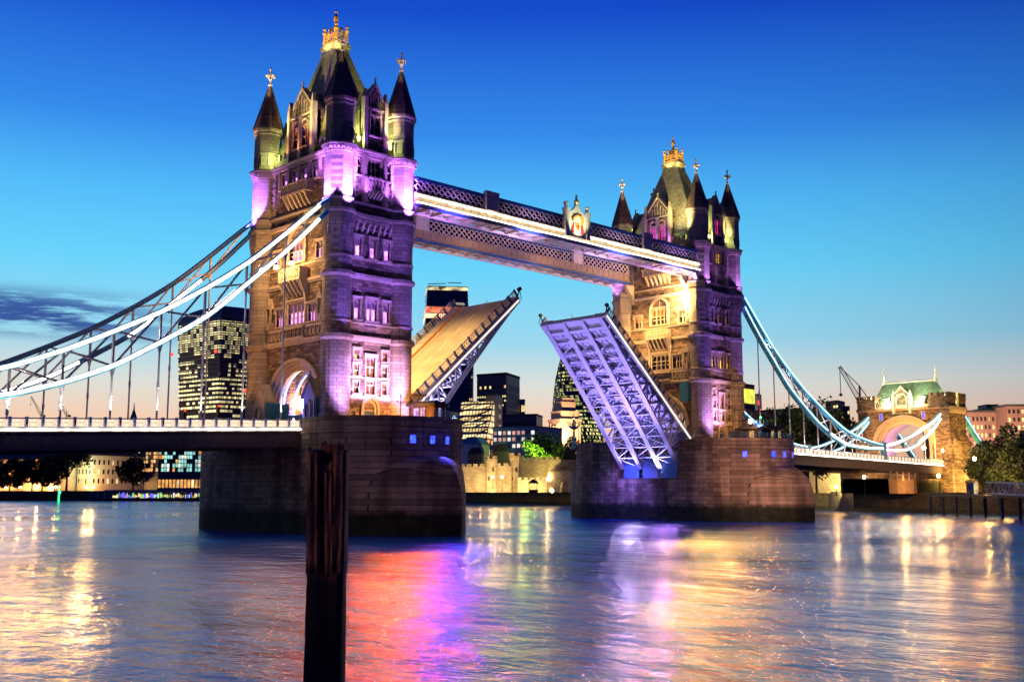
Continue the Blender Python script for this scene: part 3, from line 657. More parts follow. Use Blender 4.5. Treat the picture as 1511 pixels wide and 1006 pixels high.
# ---------------------------------------------------------------- high level walkways
def walkway(label, y0, y1, lit):
    root = thing('high_walkway', label, 'footbridge', (7, (y0+y1)/2, 45.6)); x0, x1 = 7.0, 75.3
    MB().box(x0, x1, y0+.15, y1-.15, 46.3, 46.45).box(x0, x1, y0+.1, y1-.1, 49.85, 50.0).build('floor_deck', pinkp, root)
    r = MB(); r.fpoly(lambda a, n, z: (n, a, z), [(y0-.1, 49.7), (y1+.1, 49.7), (y1-.6, 50.15), (y0+.6, 50.15)], x0, x1); r.build('roof', darksteel, root)
    for y, q in ((y0, -1), (y1, 1)):
        f = lambda u, n, z, y=y, q=q: (u, y+q*n, z)
        outer = (q < 0)
        fa = MB()
        # fascia of small arched panels
        fa.fbox(f, x0, x1, -.2, 0, 46.25, 47.45); fa.fbox(f, x0, x1, -.2, .14, 46.15, 46.32); fa.fbox(f, x0, x1, -.2, .14, 47.35, 47.55)
        n = 44; s = (x1-x0)/n
        for i in range(n+1): u = x0+i*s; fa.fbox(f, u-.09, u+.09, 0, .1, 46.3, 47.4)
        if lit and outer: fa.fbox(f, x0, x1, 0, .5, 45.9, 45.99)
        fa.build('fascia', cream if lit else (MC.get('unlit_cream') or plain('unlit_cream', (.3, .22, .14), .6)), root)  # unlit walkway: its shade is put into a darker cream
        each(MB().fbox(f, x0, x1, -.25, .06, 45.55, 45.95).fbox(f, x0, x1, -.25, .1, 49.45, 49.75), 'chord', bluep if outer else pinkp, root)
        la = MB(); hh = 1.95; m = 30; s = (x1-x0)/m
        for i in range(m):
            u = x0+i*s
            for (a, b_) in (((u, 47.5), (u+s, 49.5)), ((u+s, 47.5), (u, 49.5)), ((u+s/2, 47.5), (u+s, 48.5)), ((u+s/2, 47.5), (u, 48.5)), ((u, 48.5), (u+s/2, 49.5)), ((u+s, 48.5), (u+s/2, 49.5))):
                la.beam(f(a[0], -.08, a[1]), f(b_[0], -.08, b_[1]), .16, .13, (0, 1, 0))
        la.build('lattice', pinkp, root)
        MB().fbox(f, x0, x1, -.6, -.55, 47.5, 49.5).build('glazing', glass_dark, root)
        if lit and outer:
            MB().fbox(f, x0, x1, .36, .48, 45.99, 46.14).build('led_strip', led_hot, root); MB().fbox(f, x0, x1, .15, .3, 47.1, 47.3).build('led_strip', led, root)
        for u in ((21.9, 59.8) if outer else (41.1,)):
            p = MB().fbox(f, u-1.25, u+1.25, -.2, .4, 47.5, 50.3).fbox(f, u-1.35, u+1.35, -.2, .5, 50.1, 50.45).fbox(f, u-1.3, u-1.05, .3, .5, 47.4, 50.2).fbox(f, u+1.05, u+1.3, .3, .5, 47.4, 50.2)
            p.build('panel_pier', pinkp, root)
    # underside: cross beams and wind bracing
    b = MB(); n = 22; s = (x1-x0)/n
    for i in range(n+1): u = x0+i*s; b.box(u-.12, u+.12, y0+.1, y1-.1, 45.65, 46.1)
    for i in range(n):
        u = x0+i*s; b.beam((u, y0+.2, 45.85), (u+s, y1-.2, 45.85), .16, .12); b.beam((u, y1-.2, 45.95), (u+s, y0+.2, 45.95), .16, .12)
    b.build('under_bracing', pinkp, root)
    c = MB()
    for x, q in ((x0, 1), (x1, -1)):
        for y in (y0+.4, y1-.4): c.fpoly(lambda a, n, z: (x+q*a, y+n, z), [(-1.8, 41.8), (-1.2, 41.8), (-.9, 43.4), (.6, 44.8), (.9, 45.55), (-1.8, 45.55)], -.35, .35)
    c.build('stone_bracket', trim, root)
    return root
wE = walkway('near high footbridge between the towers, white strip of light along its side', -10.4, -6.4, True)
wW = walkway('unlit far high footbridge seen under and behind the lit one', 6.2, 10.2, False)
# coat of arms on the lit walkway
cr = MB(); f = lambda u, n, z: (41.1+u, -10.5-n, z)
cr.fbox(f, -2.1, 2.1, 0, .35, 46.5, 50.2)
cr.fpoly(f, [(-2.1, 50.2), (2.1, 50.2), (1.9, 50.7), (1.0, 51.1), (.55, 51.7), (.35, 52.2), (-.35, 52.2), (-.55, 51.7), (-1.0, 51.1), (-1.9, 50.7)], 0, .35)
crest = cr.build('coat_of_arms', MC.get('crest_paint') or plain('crest_paint', (.62, .6, .5), .5), wE)
for q in (-1, 1):
    c = MB(); c.fbox(f, q*2.6-.4, q*2.6+.4, -.2, .55, 46.4, 51.0); c.fbox(f, q*2.6-.5, q*2.6+.5, -.3, .65, 50.9, 51.1); c.lathe(*f(q*2.6, .15, 0)[:2], [(.22, 51.1), (.34, 51.7), (.42, 51.9), (.42, 52.1), (.15, 52.25)], 8); c.build('side_pylon', MC['crest_paint'], crest)
c = MB(); c.ball(f(0, .15, 52.6), .45, 8, 6); c.tube(f(0, .15, 52.8), f(0, .15, 53.6), .1); c.ball(f(0, .15, 53.6), .2); c.fbox(f, -.35, .35, .1, .2, 53.15, 53.3); c.build('crest_finial', gold, crest)
c = MB(); cx, cz = 0, 49.3     # shield held between two scrolls of leaves, a helm above
c.fpoly(f, [(-.55, 48.9), (-.5, 48.2), (0, 47.6), (.5, 48.2), (.55, 48.9)], .35, .5)
for k in range(26):
    a = -0.5+math.pi*1.15*k/25; c.ball(f(1.15*math.cos(a), .4, 49.3+.95*math.sin(a)), .2+.06*(k % 3), 6, 4, .8)
c.build('gilt_leaves', gold, crest)
c = MB(); c.fbox(f, -.5, .5, .5, .56, 48.25, 48.42).fbox(f, -.09, .09, .5, .56, 47.75, 48.9)
for q in (-1, 1): c.fpoly(f, [(q*1.2-.35, 47.2), (q*1.2+.35, 47.2), (q*1.1+.2, 48.6), (q*.9, 48.9), (q*1.1-.3, 48.2)], .35, .5)
c.build('red_cross_shield', plain('shield_red', (.5, .04, .03), .5), crest)

# ---------------------------------------------------------------- bascules (built flat along +x, then raised 41 degrees)
LL = 33.2; HINGE = 4.0
asph = plain('bascule_road', (.40, .32, .19), .7, 0, .2, .5, .2); foot = plain('bascule_footway', (.58, .5, .38), .7, 0, .1, .6)
curbm = plain('kerb_paint', (.55, .2, .03), .5, 0, .1); linem = plain('road_marking', (.8, .7, .35), .6, 0, .05)
lilac = plain('bascule_steel', (.5, .5, .56), .45, 0, .12)
def make_bascule(label):
    root = thing('bascule_leaf', label, 'bascule', (0, 0, 0)); L = LL
    MB().box(0, L, -5.2, 5.2, -.45, 0).build('road_surface', asph, root)
    for q in (-1, 1):
        y0, y1 = sorted((q*5.2, q*7.5)); MB().box(0, L, y0, y1, -.35, .2).build('footway', foot, root)
        y0, y1 = sorted((q*5.1, q*5.45)); MB().box(0, L, y0, y1, -.3, .26).build('kerb', curbm, root)
        b = MB()
        for i in range(11): b.box(i*3.2+.3, i*3.2+.36, min(q*5.5, q*7.4), max(q*5.5, q*7.4), .19, .212)
        each(b, 'footway_joint', darksteel, root)
        # parapet of pierced panels between posts
        y = q*7.65; p = MB()
        p.box(0, L, y-.09, y+.09, 1.22, 1.36); p.box(0, L, y-.07, y+.07, .2, .34); n = 18; s = L/n
        for i in range(n):
            u = i*s+.2; 
            for k in range(3):
                v = u+k*(s-.2)/3; w = (s-.2)/3
                p.beam((v, y, .34), (v+w, y, 1.24), .05, .07, (0, 1, 0)); p.beam((v+w, y, .34), (v, y, 1.24), .05, .07, (0, 1, 0)); p.beam((v+w/2, y, .34), (v+w/2, y, 1.24), .04, .05, (0, 1, 0)); p.beam((v, y, .79), (v+w, y, .79), .05, .05)
        p.build('parapet', cream if q else cream, root)
        for i in range(n+1): MB().box(i*s-.12, i*s+.12, y-.14, y+.14, .15, 1.45).build('parapet_post', bluep, root)
        # edge beam and light strip under it
        e = MB().box(0, L, y-.12, y+.12, -.75, .2).box(0, L, min(y, y+q*.3), max(y, y+q*.3), -.1, .05); e.build('edge_beam', pinkp if q < 0 else lilac, root)
        MB().box(.6, L-.3, min(y+q*.14, y+q*.24), max(y+q*.14, y+q*.24), -.45, -.3).build('led_strip', MC.get('led_basc') or glow('led_basc', (1, .84, .72), 2.2), root)
    m = MB()
    for k in range(9): m.box(k*3.9+.6, k*3.9+2.8, -.1, .1, .003, .012)
    each(m, 'lane_marking', linem, root)
    m = MB().box(0, L, -4.9, -4.75, .003, .012).box(0, L, 4.75, 4.9, .003, .012); each(m, 'edge_line', linem, root)
    # four main girders: solid flanges with an open web, deepening towards the hinge
    def dep(u): t = 1-u/L; return .9+4.9*t**1.25
    for y in (-6.7, -2.25, 2.25, 6.7):
        g = MB(); st = [L*i/14 for i in range(15)]
        g.strip([(u, y, -.5) for u in st], .45, .35)
        g.strip([(u, y, -dep(u)) for u in st], .95, .28)
        g.strip([(u, y, -dep(u)+.25) for u in st], .16, .4)
        for i in range(14):
            a, b_ = st[i], st[i+1]; da, db = dep(a), dep(b_)
            if a > L*.72: g.hexa([(a, y-.05, -da), (b_, y-.05, -db), (b_, y+.05, -db), (a, y+.05, -da), (a, y-.05, -.4), (b_, y-.05, -.4), (b_, y+.05, -.4), (a, y+.05, -.4)])
            else:
                g.beam((a, y, -.5), (a, y, -da), .28, .22); g.beam((a, y, -.5), (b_, y, -db), .3, .22) if i % 2 else g.beam((a, y, -da), (b_, y, -.5), .3, .22)
        g.build('main_girder', lilac, root)
    for i in range(1, 14):
        u = L*i/14; d = dep(u); b = MB()
        b.box(u-.12, u+.12, -7.5, 7.5, -.95, -.42); b.box(u-.28, u+.28, -7.5, 7.5, -1.0, -.92)
        if d > 1.6:
            for y0 in (-6.7, -2.25, 2.25):
                y1 = y0+4.45; b.beam((u, y0, -d+.2), (u, y1, -d+.2), .18, .2); b.beam((u, y0, -d+.2), (u, (y0+y1)/2, -1.0), .12, .1); b.beam((u, y1, -d+.2), (u, (y0+y1)/2, -1.0), .12, .1)
        for q in (-1, 1): b.add([(u-.1, q*6.9, -.5), (u-.1, q*7.6, -.5), (u-.1, q*6.9, -min(d, 1.9)), (u+.1, q*6.9, -.5), (u+.1, q*7.6, -.5), (u+.1, q*6.9, -min(d, 1.9))], [(0, 1, 2), (5, 4, 3), (1, 4, 5, 2), (0, 2, 5, 3), (0, 3, 4, 1)])
        b.build('cross_girder', lilac, root)
    for i in range(0, 13):
        u, v = L*i/14, L*(i+1)/14; b = MB()
        for y0 in (-6.7, -2.25, 2.25):
            y1 = y0+4.45; d0, d1 = -dep(u)+.15, -dep(v)+.15
            if i % 2: b.beam((u, y0, d0), (v, y1, d1), .13, .1)
            else: b.beam((u, y1, d0), (v, y0, d1), .13, .1)
            for k in (1, 2, 3): yy = y0+k*1.11; b.box(u, v, yy-.07, yy+.07, -.75, -.44)
        b.build('wind_brace', lilac, root)
    MB().box(.1, L-.3, -7.45, 7.45, -.54, -.48).build('soffit_plate', lilac, root)
    MB().box(L-.25, L, -7.5, 7.5, -.95, -.02).build('nose_beam', lilac, root)
    for q in (-1, 1):
        b = MB().beam((L-.2, q*7.6, 0), (L+.9, q*7.9, .9), .14, .14).box(L+.6, L+1.2, q*7.9-.25, q*7.9+.25, .7, 1.2).beam((L+.8, q*7.9, .7), (L+.2, q*7.9, -.6), .08, .08); b.build('navigation_lamp_arm', darksteel, root)
    return root
PZ = 13.85; PX = 5.4
bas = make_bascule('left raised bascule leaf, its lit tan road surface facing the viewer')
bas.location = (PX, 0, PZ); bas.rotation_euler = (0, -R(41), 0)
bas2 = copy_tree(bas); bas2['label'] = 'right raised bascule leaf, its lilac girders and bracing facing the viewer'
bas2.rotation_euler = (0, -R(41), math.pi); bas2.location = (82.3-PX, 0, PZ)
for o in (bas, bas2): o['group'] = 'bascule leaves'
# blue-lit panels in the chamber of the far pier
for y in (-4.5, 0, 4.5):
    p = MB(); x = 73.0; p.box(x, x+.15, y-1.75, y+1.75, 7.7, 10.5); p.add([(x, y-1.75, 10.5), (x, y+1.75, 10.5), (x+2.2, y+1.75, 12.4), (x+2.2, y-1.75, 12.4)], [(0, 1, 2, 3)])
    for k in range(6): p.box(x-.25, x-.2, y-1.7+k*.68, y-1.66+k*.68, 7.65, 8.9)
    p.box(x-.26, x-.19, y-1.75, y+1.75, 8.85, 8.92)
    nm = {-4.5: 'right-hand', 0: 'middle', 4.5: 'left-hand'}[y]
    p.build('chamber_screen', MC.get('screen_paint') or plain('screen_paint', (.12, .3, .6), .4), None, org=(x, y, 7.65), label=nm+' blue screen in the chamber below the right bascule', cat='screen')

# ---------------------------------------------------------------- suspension chains
UP = [(6.3, 45.0), (9.7, 41.9), (14.0, 37.9), (19.0, 33.5), (24.3, 29.7), (30.0, 26.1), (35.8, 23.1), (41.4, 20.4), (47.4, 18.0), (53.5, 16.7), (59, 15.9), (64.5, 15.4)]
LO = [(6.3, 43.6), (9.7, 39.8), (13.5, 35.9), (19.0, 30.9), (24.4, 26.0), (30.1, 22.4), (35.7, 19.1), (41.2, 16.9), (47.2, 15.1), (53.5, 14.7), (59, 14.6), (64.5, 14.7)]
def zi(P, t):
    for (a, b), (c, d) in zip(P[:-1], P[1:]):
        if a <= t <= c: return b+(d-b)*(t-a)/(c-a)
    return P[-1][1]
def chain(label, sx, y, deckz, mats, lit, X0=0):
    X = (lambda t: X0+sx*t); q = -1 if y < 0 else 1
    root = thing('suspension_chain', label, 'suspension chain', (X(6.3), y, 44)); upm, lom = mats
    n = 46
    ts = [6.3+(64.5-6.3)*i/n for i in range(n+1)]
    def sm(P, t): return (zi(P, max(t-1.6, 6.3))+zi(P, min(t+1.6, 64.5))+2*zi(P, t))/4
    u = MB().strip([(X(t), y, sm(UP, t)) for t in ts], .6, .55); u.strip([(X(t), y, sm(UP, t)+.3) for t in ts], .85, .07).strip([(X(t), y, sm(UP, t)-.3) for t in ts], .85, .07); u.build('upper_chord', upm, root)
    u = MB().strip([(X(t), y, sm(LO, t)) for t in ts], .6, .55); u.strip([(X(t), y, sm(LO, t)+.3) for t in ts], .85, .07).strip([(X(t), y, sm(LO, t)-.3) for t in ts], .85, .07); u.build('lower_chord', lom, root)
    for side, st, m, P, dz in lit:
        a, b_ = st; tt = [t for t in ts if a <= t <= b_]
        MB().strip([(X(t), y+side*.44, sm(P, t)+dz) for t in tt], .12, .38 if m is led else .24).build('led_strip', m, root)
    ks = [8.1]+[13.6+5.5*i for i in range(10)]
    for i, t in enumerate(ks):
        if i:
            b = MB().beam((X(t), y, sm(UP, t)), (X(t), y, sm(LO, t)), .22, .3); b.build('upright', pinkp, root)
        if i < len(ks)-1:
            t2 = ks[i+1]; b = MB().beam((X(t), y, sm(UP, t)), (X(t2), y, sm(LO, t2)), .2, .22); b.build('diagonal', pinkp, root)
            if i: MB().beam((X(t), y-.12, sm(LO, t)), (X(t2), y-.12, sm(UP, t2)), .2, .22).build('diagonal', pinkp, root)
        if i:
            zt = sm(LO, t); zb = deckz(X(t))
            if zt-zb > 1.2:
                h = MB().tube((X(t), y, zt), (X(t), y, zb), .12, 8); h.fpoly(lambda a, n, z: (X(t)+a, y+n, z), [(-.35, zt-.1), (-.1, zt-1.1), (.1, zt-1.1), (.35, zt-.1)], -.1, .1)
                zm = (zt+zb)/2; h.lathe(X(t), y, [(.1, zm-.4), (.17, zm-.3), (.17, zm+.3), (.1, zm+.4)], 8); h.lathe(X(t), y, [(.3, zb), (.3, zb+.25), (.12, zb+.6)], 8)
                h.build('hanger', whitep, root)
    return root
def dzS(x): return 13.25-.04*(-11-x) if x < -11 else 13.25
def dzN(x): return 13.2-.019*(x-93.2) if x > 93.2 else 13.2
cw = (1, 64.5)
chain('near chain of the left span, both chords outlined in white light', -1, -9.6, dzS, (teal, teal), [(-1, (8, 64.5), led, UP, 0), (-1, (8, 64.5), led, LO, .08), (1, (20, 64.5), led, LO, .1)])
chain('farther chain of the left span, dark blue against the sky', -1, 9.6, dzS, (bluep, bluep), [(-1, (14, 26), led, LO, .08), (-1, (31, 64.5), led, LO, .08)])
chain('near chain of the right span, turquoise with a thin line of light', 1, -9.6, dzN, (teal, teal), [(-1, (8, 64.5), led_cool, UP, .3), (-1, (40, 64.5), led, LO, .2), (-1, (8, 40), led_cool, LO, .36)], 82.3)
chain('farther chain of the right span, seen behind the control cabin', 1, 9.6, dzN, (teal, teal), [(-1, (8, 64.5), led_cool, UP, .3)], 82.3)
def short_chain(label, y, lit):
    root = thing('suspension_chain', label, 'suspension chain', (82.3+64.5, y, 15)); X = 82.3; n = 20
    pu = [(64.5, 15.4), (70, 16.1), (76, 17.5), (82, 19.1), (88, 21.0), (93, 23.0), (97, 25.2)]; pl = [(64.5, 14.7), (70, 14.5), (76, 14.9), (82, 16.3), (88, 18.8), (93, 21.5), (97, 24.3)]
    ts = [64.5+32.5*i/n for i in range(n+1)]
    for nm, P in (('upper_chord', pu), ('lower_chord', pl)):
        MB().strip([(X+t, y, zi(P, t)) for t in ts], .6, .5).build(nm, teal, root)
        MB().strip([(X+t, y-.4, zi(P, t)) for t in ts], .12, .42).build('led_strip', led if lit else led_cool, root)
    for t in (70, 75.5, 81, 86.5, 92):
        MB().beam((X+t, y, zi(pu, t)), (X+t, y, zi(pl, t)), .2, .22).build('upright', whitep, root)
        MB().beam((X+t, y, zi(pl, t)), (X+t+(5.5 if t < 90 else 3), y, zi(pu, t+(5.5 if t < 90 else 3))), .2, .2).build('diagonal', whitep, root)
        if t > 74: MB().tube((X+t, y, zi(pl, t)), (X+t, y, dzN(X+t)), .09).build('hanger', whitep, root)
    j = MB().box(X+63.7, X+65.3, y-.55, y+.55, dzN(X+64.5), 16.3); j.build('pin_joint', teal, root)
    return root
short_chain('short brightly lit near chain rising to the small gatehouse tower', -9.6, True)
short_chain('short far chain rising to the small gatehouse tower', 9.6, False)

# ---------------------------------------------------------------- side spans
def span(label, x0, x1, dz, sgn):
    root = thing('bridge_deck', label, 'bridge deck', ((x0+x1)/2, 0, 13)); n = 12
    xs = [x0+(x1-x0)*i/n for i in range(n+1)]
    MB().strip([(x, 0, dz(x)-.25) for x in xs], 20.2, .5).build('roadway', roadm, root)
    panel = None; post = None
    for y, q in ((-10.0, -1), (10.0, 1)):
        MB().strip([(x, y-q*.1, dz(x)-1.35) for x in xs], .35, 1.9).strip([(x, y-q*.1, dz(x)-2.3) for x in xs], .9, .12).strip([(x, y+q*.1, dz(x)-.38) for x in xs], .3, .12).build('edge_girder', girderm, root)
        MB().strip([(x, y+q*.3, dz(x)-.16) for x in xs], .12, .2).build('led_strip', led, root)
        MB().strip([(x, y, dz(x)+.05) for x in xs], .3, .3).strip([(x, y, dz(x)+1.08) for x in xs], .3, .12).build('parapet_rail', whitep, root)
        m = int((x1-x0)/1.66); s = (x1-x0)/m
        for i in range(m+1):
            x = x0+i*s
            if post is None:
                post = MB().box(x-.13, x+.13, y-.17, y+.17, dz(x), dz(x)+1.25).build('parapet_post', MC.get('parapet_blue') or plain('parapet_blue', (.45, .55, .8), .5), root)
                pz = dz(x); po = post
            else:
                po = post.copy(); col.objects.link(po); po.location = (x-x0, y+10.0, dz(x)-pz); ORG[po.name] = ORG[root.name]+po.location
            if i < m and x1-x > .5:
                if panel is None:
                    b = MB(); z = dz(x)
                    b.box(x+.2, x+s-.2, y-.03, y+.03, z+.2, z+1.0); w = (s-.4)/2
                    for k in range(2):
                        cx = x+.2+w*(k+.5)
                        for a in range(8):
                            t0, t1 = a*math.pi/4, (a+1)*math.pi/4; b.beam((cx+.3*math.cos(t0), y-.07, z+.6+.3*math.sin(t0)), (cx+.3*math.cos(t1), y-.07, z+.6+.3*math.sin(t1)), .05, .05)
                        b.beam((cx-w/2, y-.07, z+.22), (cx+w/2, y-.07, z+.98), .05, .05); b.beam((cx-w/2, y-.07, z+.98), (cx+w/2, y-.07, z+.22), .05, .05)
                    panel = b.build('parapet_panel', MC.get('panel_glow') or glow('panel_glow', (1, .8, .6), .7, .5, 5, base=(.7, .6, .42)), root)  # panel emission stands in for the strip light falling on it
                else:
                    c = panel.copy(); col.objects.link(c); c.location = (x-x0, y+10.0, dz(x)-pz)
            if i % 3 == 1 and q < 0:
                MB().fpoly(lambda a, n, z: (x+a, y-.19-n, dz(x)+z), [(-.1, .75), (-.1, .45), (0, .3), (.1, .45), (.1, .75)], 0, .05).build('red_shield', MC.get('shield_red2') or plain('shield_red2', (.7, .08, .04), .5), po)
    for i in range(int((x1-x0)/5.5)+1):
        x = x0+i*5.5; MB().box(x-.2, x+.2, -9.7, 9.7, dz(x)-1.9, dz(x)-.5).box(x-.4, x+.4, -9.7, 9.7, dz(x)-2.0, dz(x)-1.9).build('cross_girder', girderm, root)
    for y in (-6, -2, 2, 6): MB().strip([(x, y, dz(x)-1.1) for x in xs], .3, 1.2).build('stringer', girderm, root)
    return root
span('lit deck of the left side span, running out of frame behind the pile', -92, -10.95, dzS, -1)
span('lit deck of the right side span, leading to the small gatehouse tower', 93.3, 178, dzN, 1)

# ---------------------------------------------------------------- small gatehouse (abutment) tower on the far bank
def abutment():
    root = thing('gatehouse_tower', 'small gatehouse tower with a green roof and battlements above the far bank', 'gatehouse', (184, 0, 4.6))
    X0, X1 = 178, 187; f = frame(X0, 0, 0, -1, -1, 0); fb = frame(X1, 0, 0, 1, 1, 0); fe = frame(182.5, -12, 1, 0, 0, -1); fw = frame(182.5, 12, -1, 0, 0, 1)
    for g in (f, fb): MB().archwall(g, -8.2, 8.2, 12, 26.2, 7.3, 17, 6.3, 0, -1.5, 24).build('arch_wall', stone, root)
    a = MB().arch(f, 0, 7.3, 6.3, 17, 1.2, 0, .45, None, 24).arch(f, 0, 6.7, 5.7, 17, .6, -.9, -.1, 12, 24).arch(f, 0, 6.2, 5.2, 17, .5, -1.5, -.6, 12, 24); a.build('archivolt', trim, root)
    v = MB().arch(frame(182.5, 0, 0, -1, -1, 0), 0, 6.6, 5.6, 17, .3, -4, 4, 12, 20); v.build('vault', plain('vault_plaster', (.6, .55, .5), .6), root)
    for q in (-1, 1):
        y0, y1 = sorted((q*7.4, q*12.1))
        b = MB().box(X0-.4, X1+.4, y0, y1, 4.6, 26.1); b.box(X0-.9, X1+.9, y0-.4, y1+.4, 4.6, 12.2)
        y2 = q*12.1; 
        for xa in (X0+1.9, X1-1.9):      # raking buttresses on the flank
            b.fpoly(lambda a, n, z: (xa+n, y2+q*a, z), [(0, 4.6), (2.6, 4.6), (2.4, 11.5), (1.3, 13.0), (1.2, 17.5), (0, 20.5)], -1.4, 1.4)
        b.build('flank_pier', stone, root)
        t = MB().box(X0-.6, X0+3.6, y0-.15, y1+.15, 26.1, 28.6).box(X0-.85, X0+3.85, y0-.4, y1+.4, 26.0, 26.5)
        t.box(X0-.7, X0+3.7, y0-.25, y1+.25, 28.1, 28.9)
        t2 = MB().box(X1-3.6, X1+.6, y0-.15, y1+.15, 26.1, 28.6).box(X1-3.7, X1+.7, y0-.25, y1+.25, 28.1, 28.9)
        for xa, t in ((X0-.7, t), (X1-3.7, t2)):
            for i in range(4):
                for j in range(4):
                    if i in (0, 3) or j in (0, 3): 
                        px = xa+i*1.2; py = y0-.25+j*(y1-y0+.5-.8)/3; t.box(px, px+.8, py, py+.8, 28.85, 29.8)
            t.build('corner_turret', stone, root)
    s = MB()
    for g in (f,): s.fbox(g, -12.3, 12.3, 0, .5, 25.7, 26.3); s.fbox(g, -12.3, 12.3, 0, .75, 26.2, 26.5)
    for g in (fe, fw): s.fbox(g, -5.0, 5.0, 0, .6, 25.6, 26.3)
    corbels(s, fe, -4.6, 4.6, 24.4, 25.6, 16, .6, .35); s.build('string_course', trim, root)
    m = MB(); merlons(m, f, -7.6, 7.6, 26.3, 28.0, 17); m.build('battlement', stone, root)
    r = MB(); zb, zt = 26.6, 33.3
    vs = [(X0+1.2, -10, zb), (X1-1.2, -10, zb), (X1-1.2, 10, zb), (X0+1.2, 10, zb), (X0+2.6, -8.6, 29.5), (X1-2.6, -8.6, 29.5), (X1-2.6, 8.6, 29.5), (X0+2.6, 8.6, 29.5), (182.2, -7, zt), (182.8, -7, zt), (182.8, 7, zt), (182.2, 7, zt)]
    r.add(vs, [(0, 1, 5, 4), (1, 2, 6, 5), (2, 3, 7, 6), (3, 0, 4, 7), (4, 5, 9, 8), (5, 6, 10, 9), (6, 7, 11, 10), (7, 4, 8, 11), (8, 9, 10, 11)]); rf = r.build('roof', green_slate, root)
    c = MB().box(182.1, 182.9, -7.1, 7.1, 33.2, 33.4)
    for i in range(36): c.box(182.4, 182.6, -7+i*.4, -6.85+i*.4, 33.4, 33.7)
    c.box(182.4, 182.6, -7, 7, 33.65, 33.72)
    for y in (-7, 7): c.lathe(182.5, y, [(.6, 33.0), (.35, 34.0), (.3, 34.8), (.42, 34.9), (.15, 35.1), (.12, 35.9), (.25, 36.1), (.1, 36.3), (.04, 37.4)], 8)
    c.build('ridge_cresting', MC['crest_paint'], rf)
    g = MB().fpoly(f, [(-2.0, 26.3), (2.0, 26.3), (2.0, 29.3), (0, 31.6), (-2.0, 29.3)], -1.5, .5); gg = g.build('dormer', stone, root)
    t = MB()
    for q in (-1, 1):
        t.fbox(f, q*2.2-.3, q*2.2+.3, -.2, .8, 24.9, 29.8); t.lathe(*f(q*2.2, .3, 0)[:2], [(.4, 29.8), (.02, 31.0)], 6)
        t.fpoly(f, [(q*2.3, 29.2), (q*2.3, 29.6), (0, 32.1), (0, 31.6)][::(1 if q > 0 else -1)], .2, .75)
    t.arch(f, 0, 1.25, 1.6, 28.2, .3, .4, .75, 26.6, 10, .8); t.fbox(f, -1.3, 1.3, .45, 1.2, 26.2, 27.0); t.build('dormer_trim', trim, gg)
    MB().fpoly(f, [(-2.1, 29.2), (2.1, 29.2), (0, 31.6)], -4.5, -1.4).build('dormer_roof', green_slate, gg)
    for y in (-4.8, 4.6):
        d = MB().box(X0+1.0, X0+3.4, y-.7, y+.7, 27.2, 29.0).build('small_dormer', trim, root)
        MB().hexa([(X0+.9, y-.85, 29.0), (X0+4, y-.85, 29.9), (X0+4, y+.85, 29.9), (X0+.9, y+.85, 29.0), (X0+.9, y-.85, 29.1), (X0+4, y-.85, 30.0), (X0+4, y+.85, 30.0), (X0+.9, y+.85, 29.1)]).build('dormer_lid', slate, d)
    for u in (-6, 5.4): 
        w = MB().fbox(f, u-.5, u+.5, -.05, .12, 23.2, 25.2).build('window', trim, root); MB().fbox(f, u-.28, u+.28, .13, .16, 23.4, 25.0).build('pane', blue_l, w)
    return root
abut = abutment()
# masonry under the landward end of the right span, and the far tie chains running down behind the gatehouse
b = MB().box(163, 178, -9.4, 9.4, 4.6, 8.2).box(163, 164.5, -10.2, 10.2, 4.6, 9.6); 
b.build('bridge_abutment', granite, None, org=(170, 0, 4.6), label='dark masonry abutment under the landward end of the right span', cat='abutment')
b = MB().box(150, 163, -9.6, -9.3, 8.9, 9.05).box(150, 163, -9.6, -9.3, 9.9, 10.05)
for i in range(5): b.box(150.2+i*3.1, 150.4+i*3.1, -9.62, -9.3, 7.6, 10.6)
b.build('inspection_gantry', pinkp, None, org=(156, -9.5, 7.6), label='pale inspection gantry slung beneath the right span', cat='gantry')
for y, lb in ((-9.6, 'turquoise lit tie sloping down behind the gatehouse tower on the right'), (9.6, 'turquoise tie seen through the arch of the gatehouse tower')):
    y = y-1.3 if y < 0 else y; t = MB().beam((187, y, 25.4), (212, y, 8.5), .9, 1.5).build('anchor_tie', teal, None, org=(187, y, 25), label=lb, cat='anchor tie')
    tag(t); MB().beam((187, y-.52, 25.6), (212, y-.52, 8.7), .1, .3).build('led_strip', led_cool, t)
b = MB().box(190, 330, -9.5, 9.5, 4.6, 12); b.build('approach_viaduct', stone, None, org=(260, 0, 4.6), label='stone approach viaduct behind the gatehouse tower', cat='viaduct')
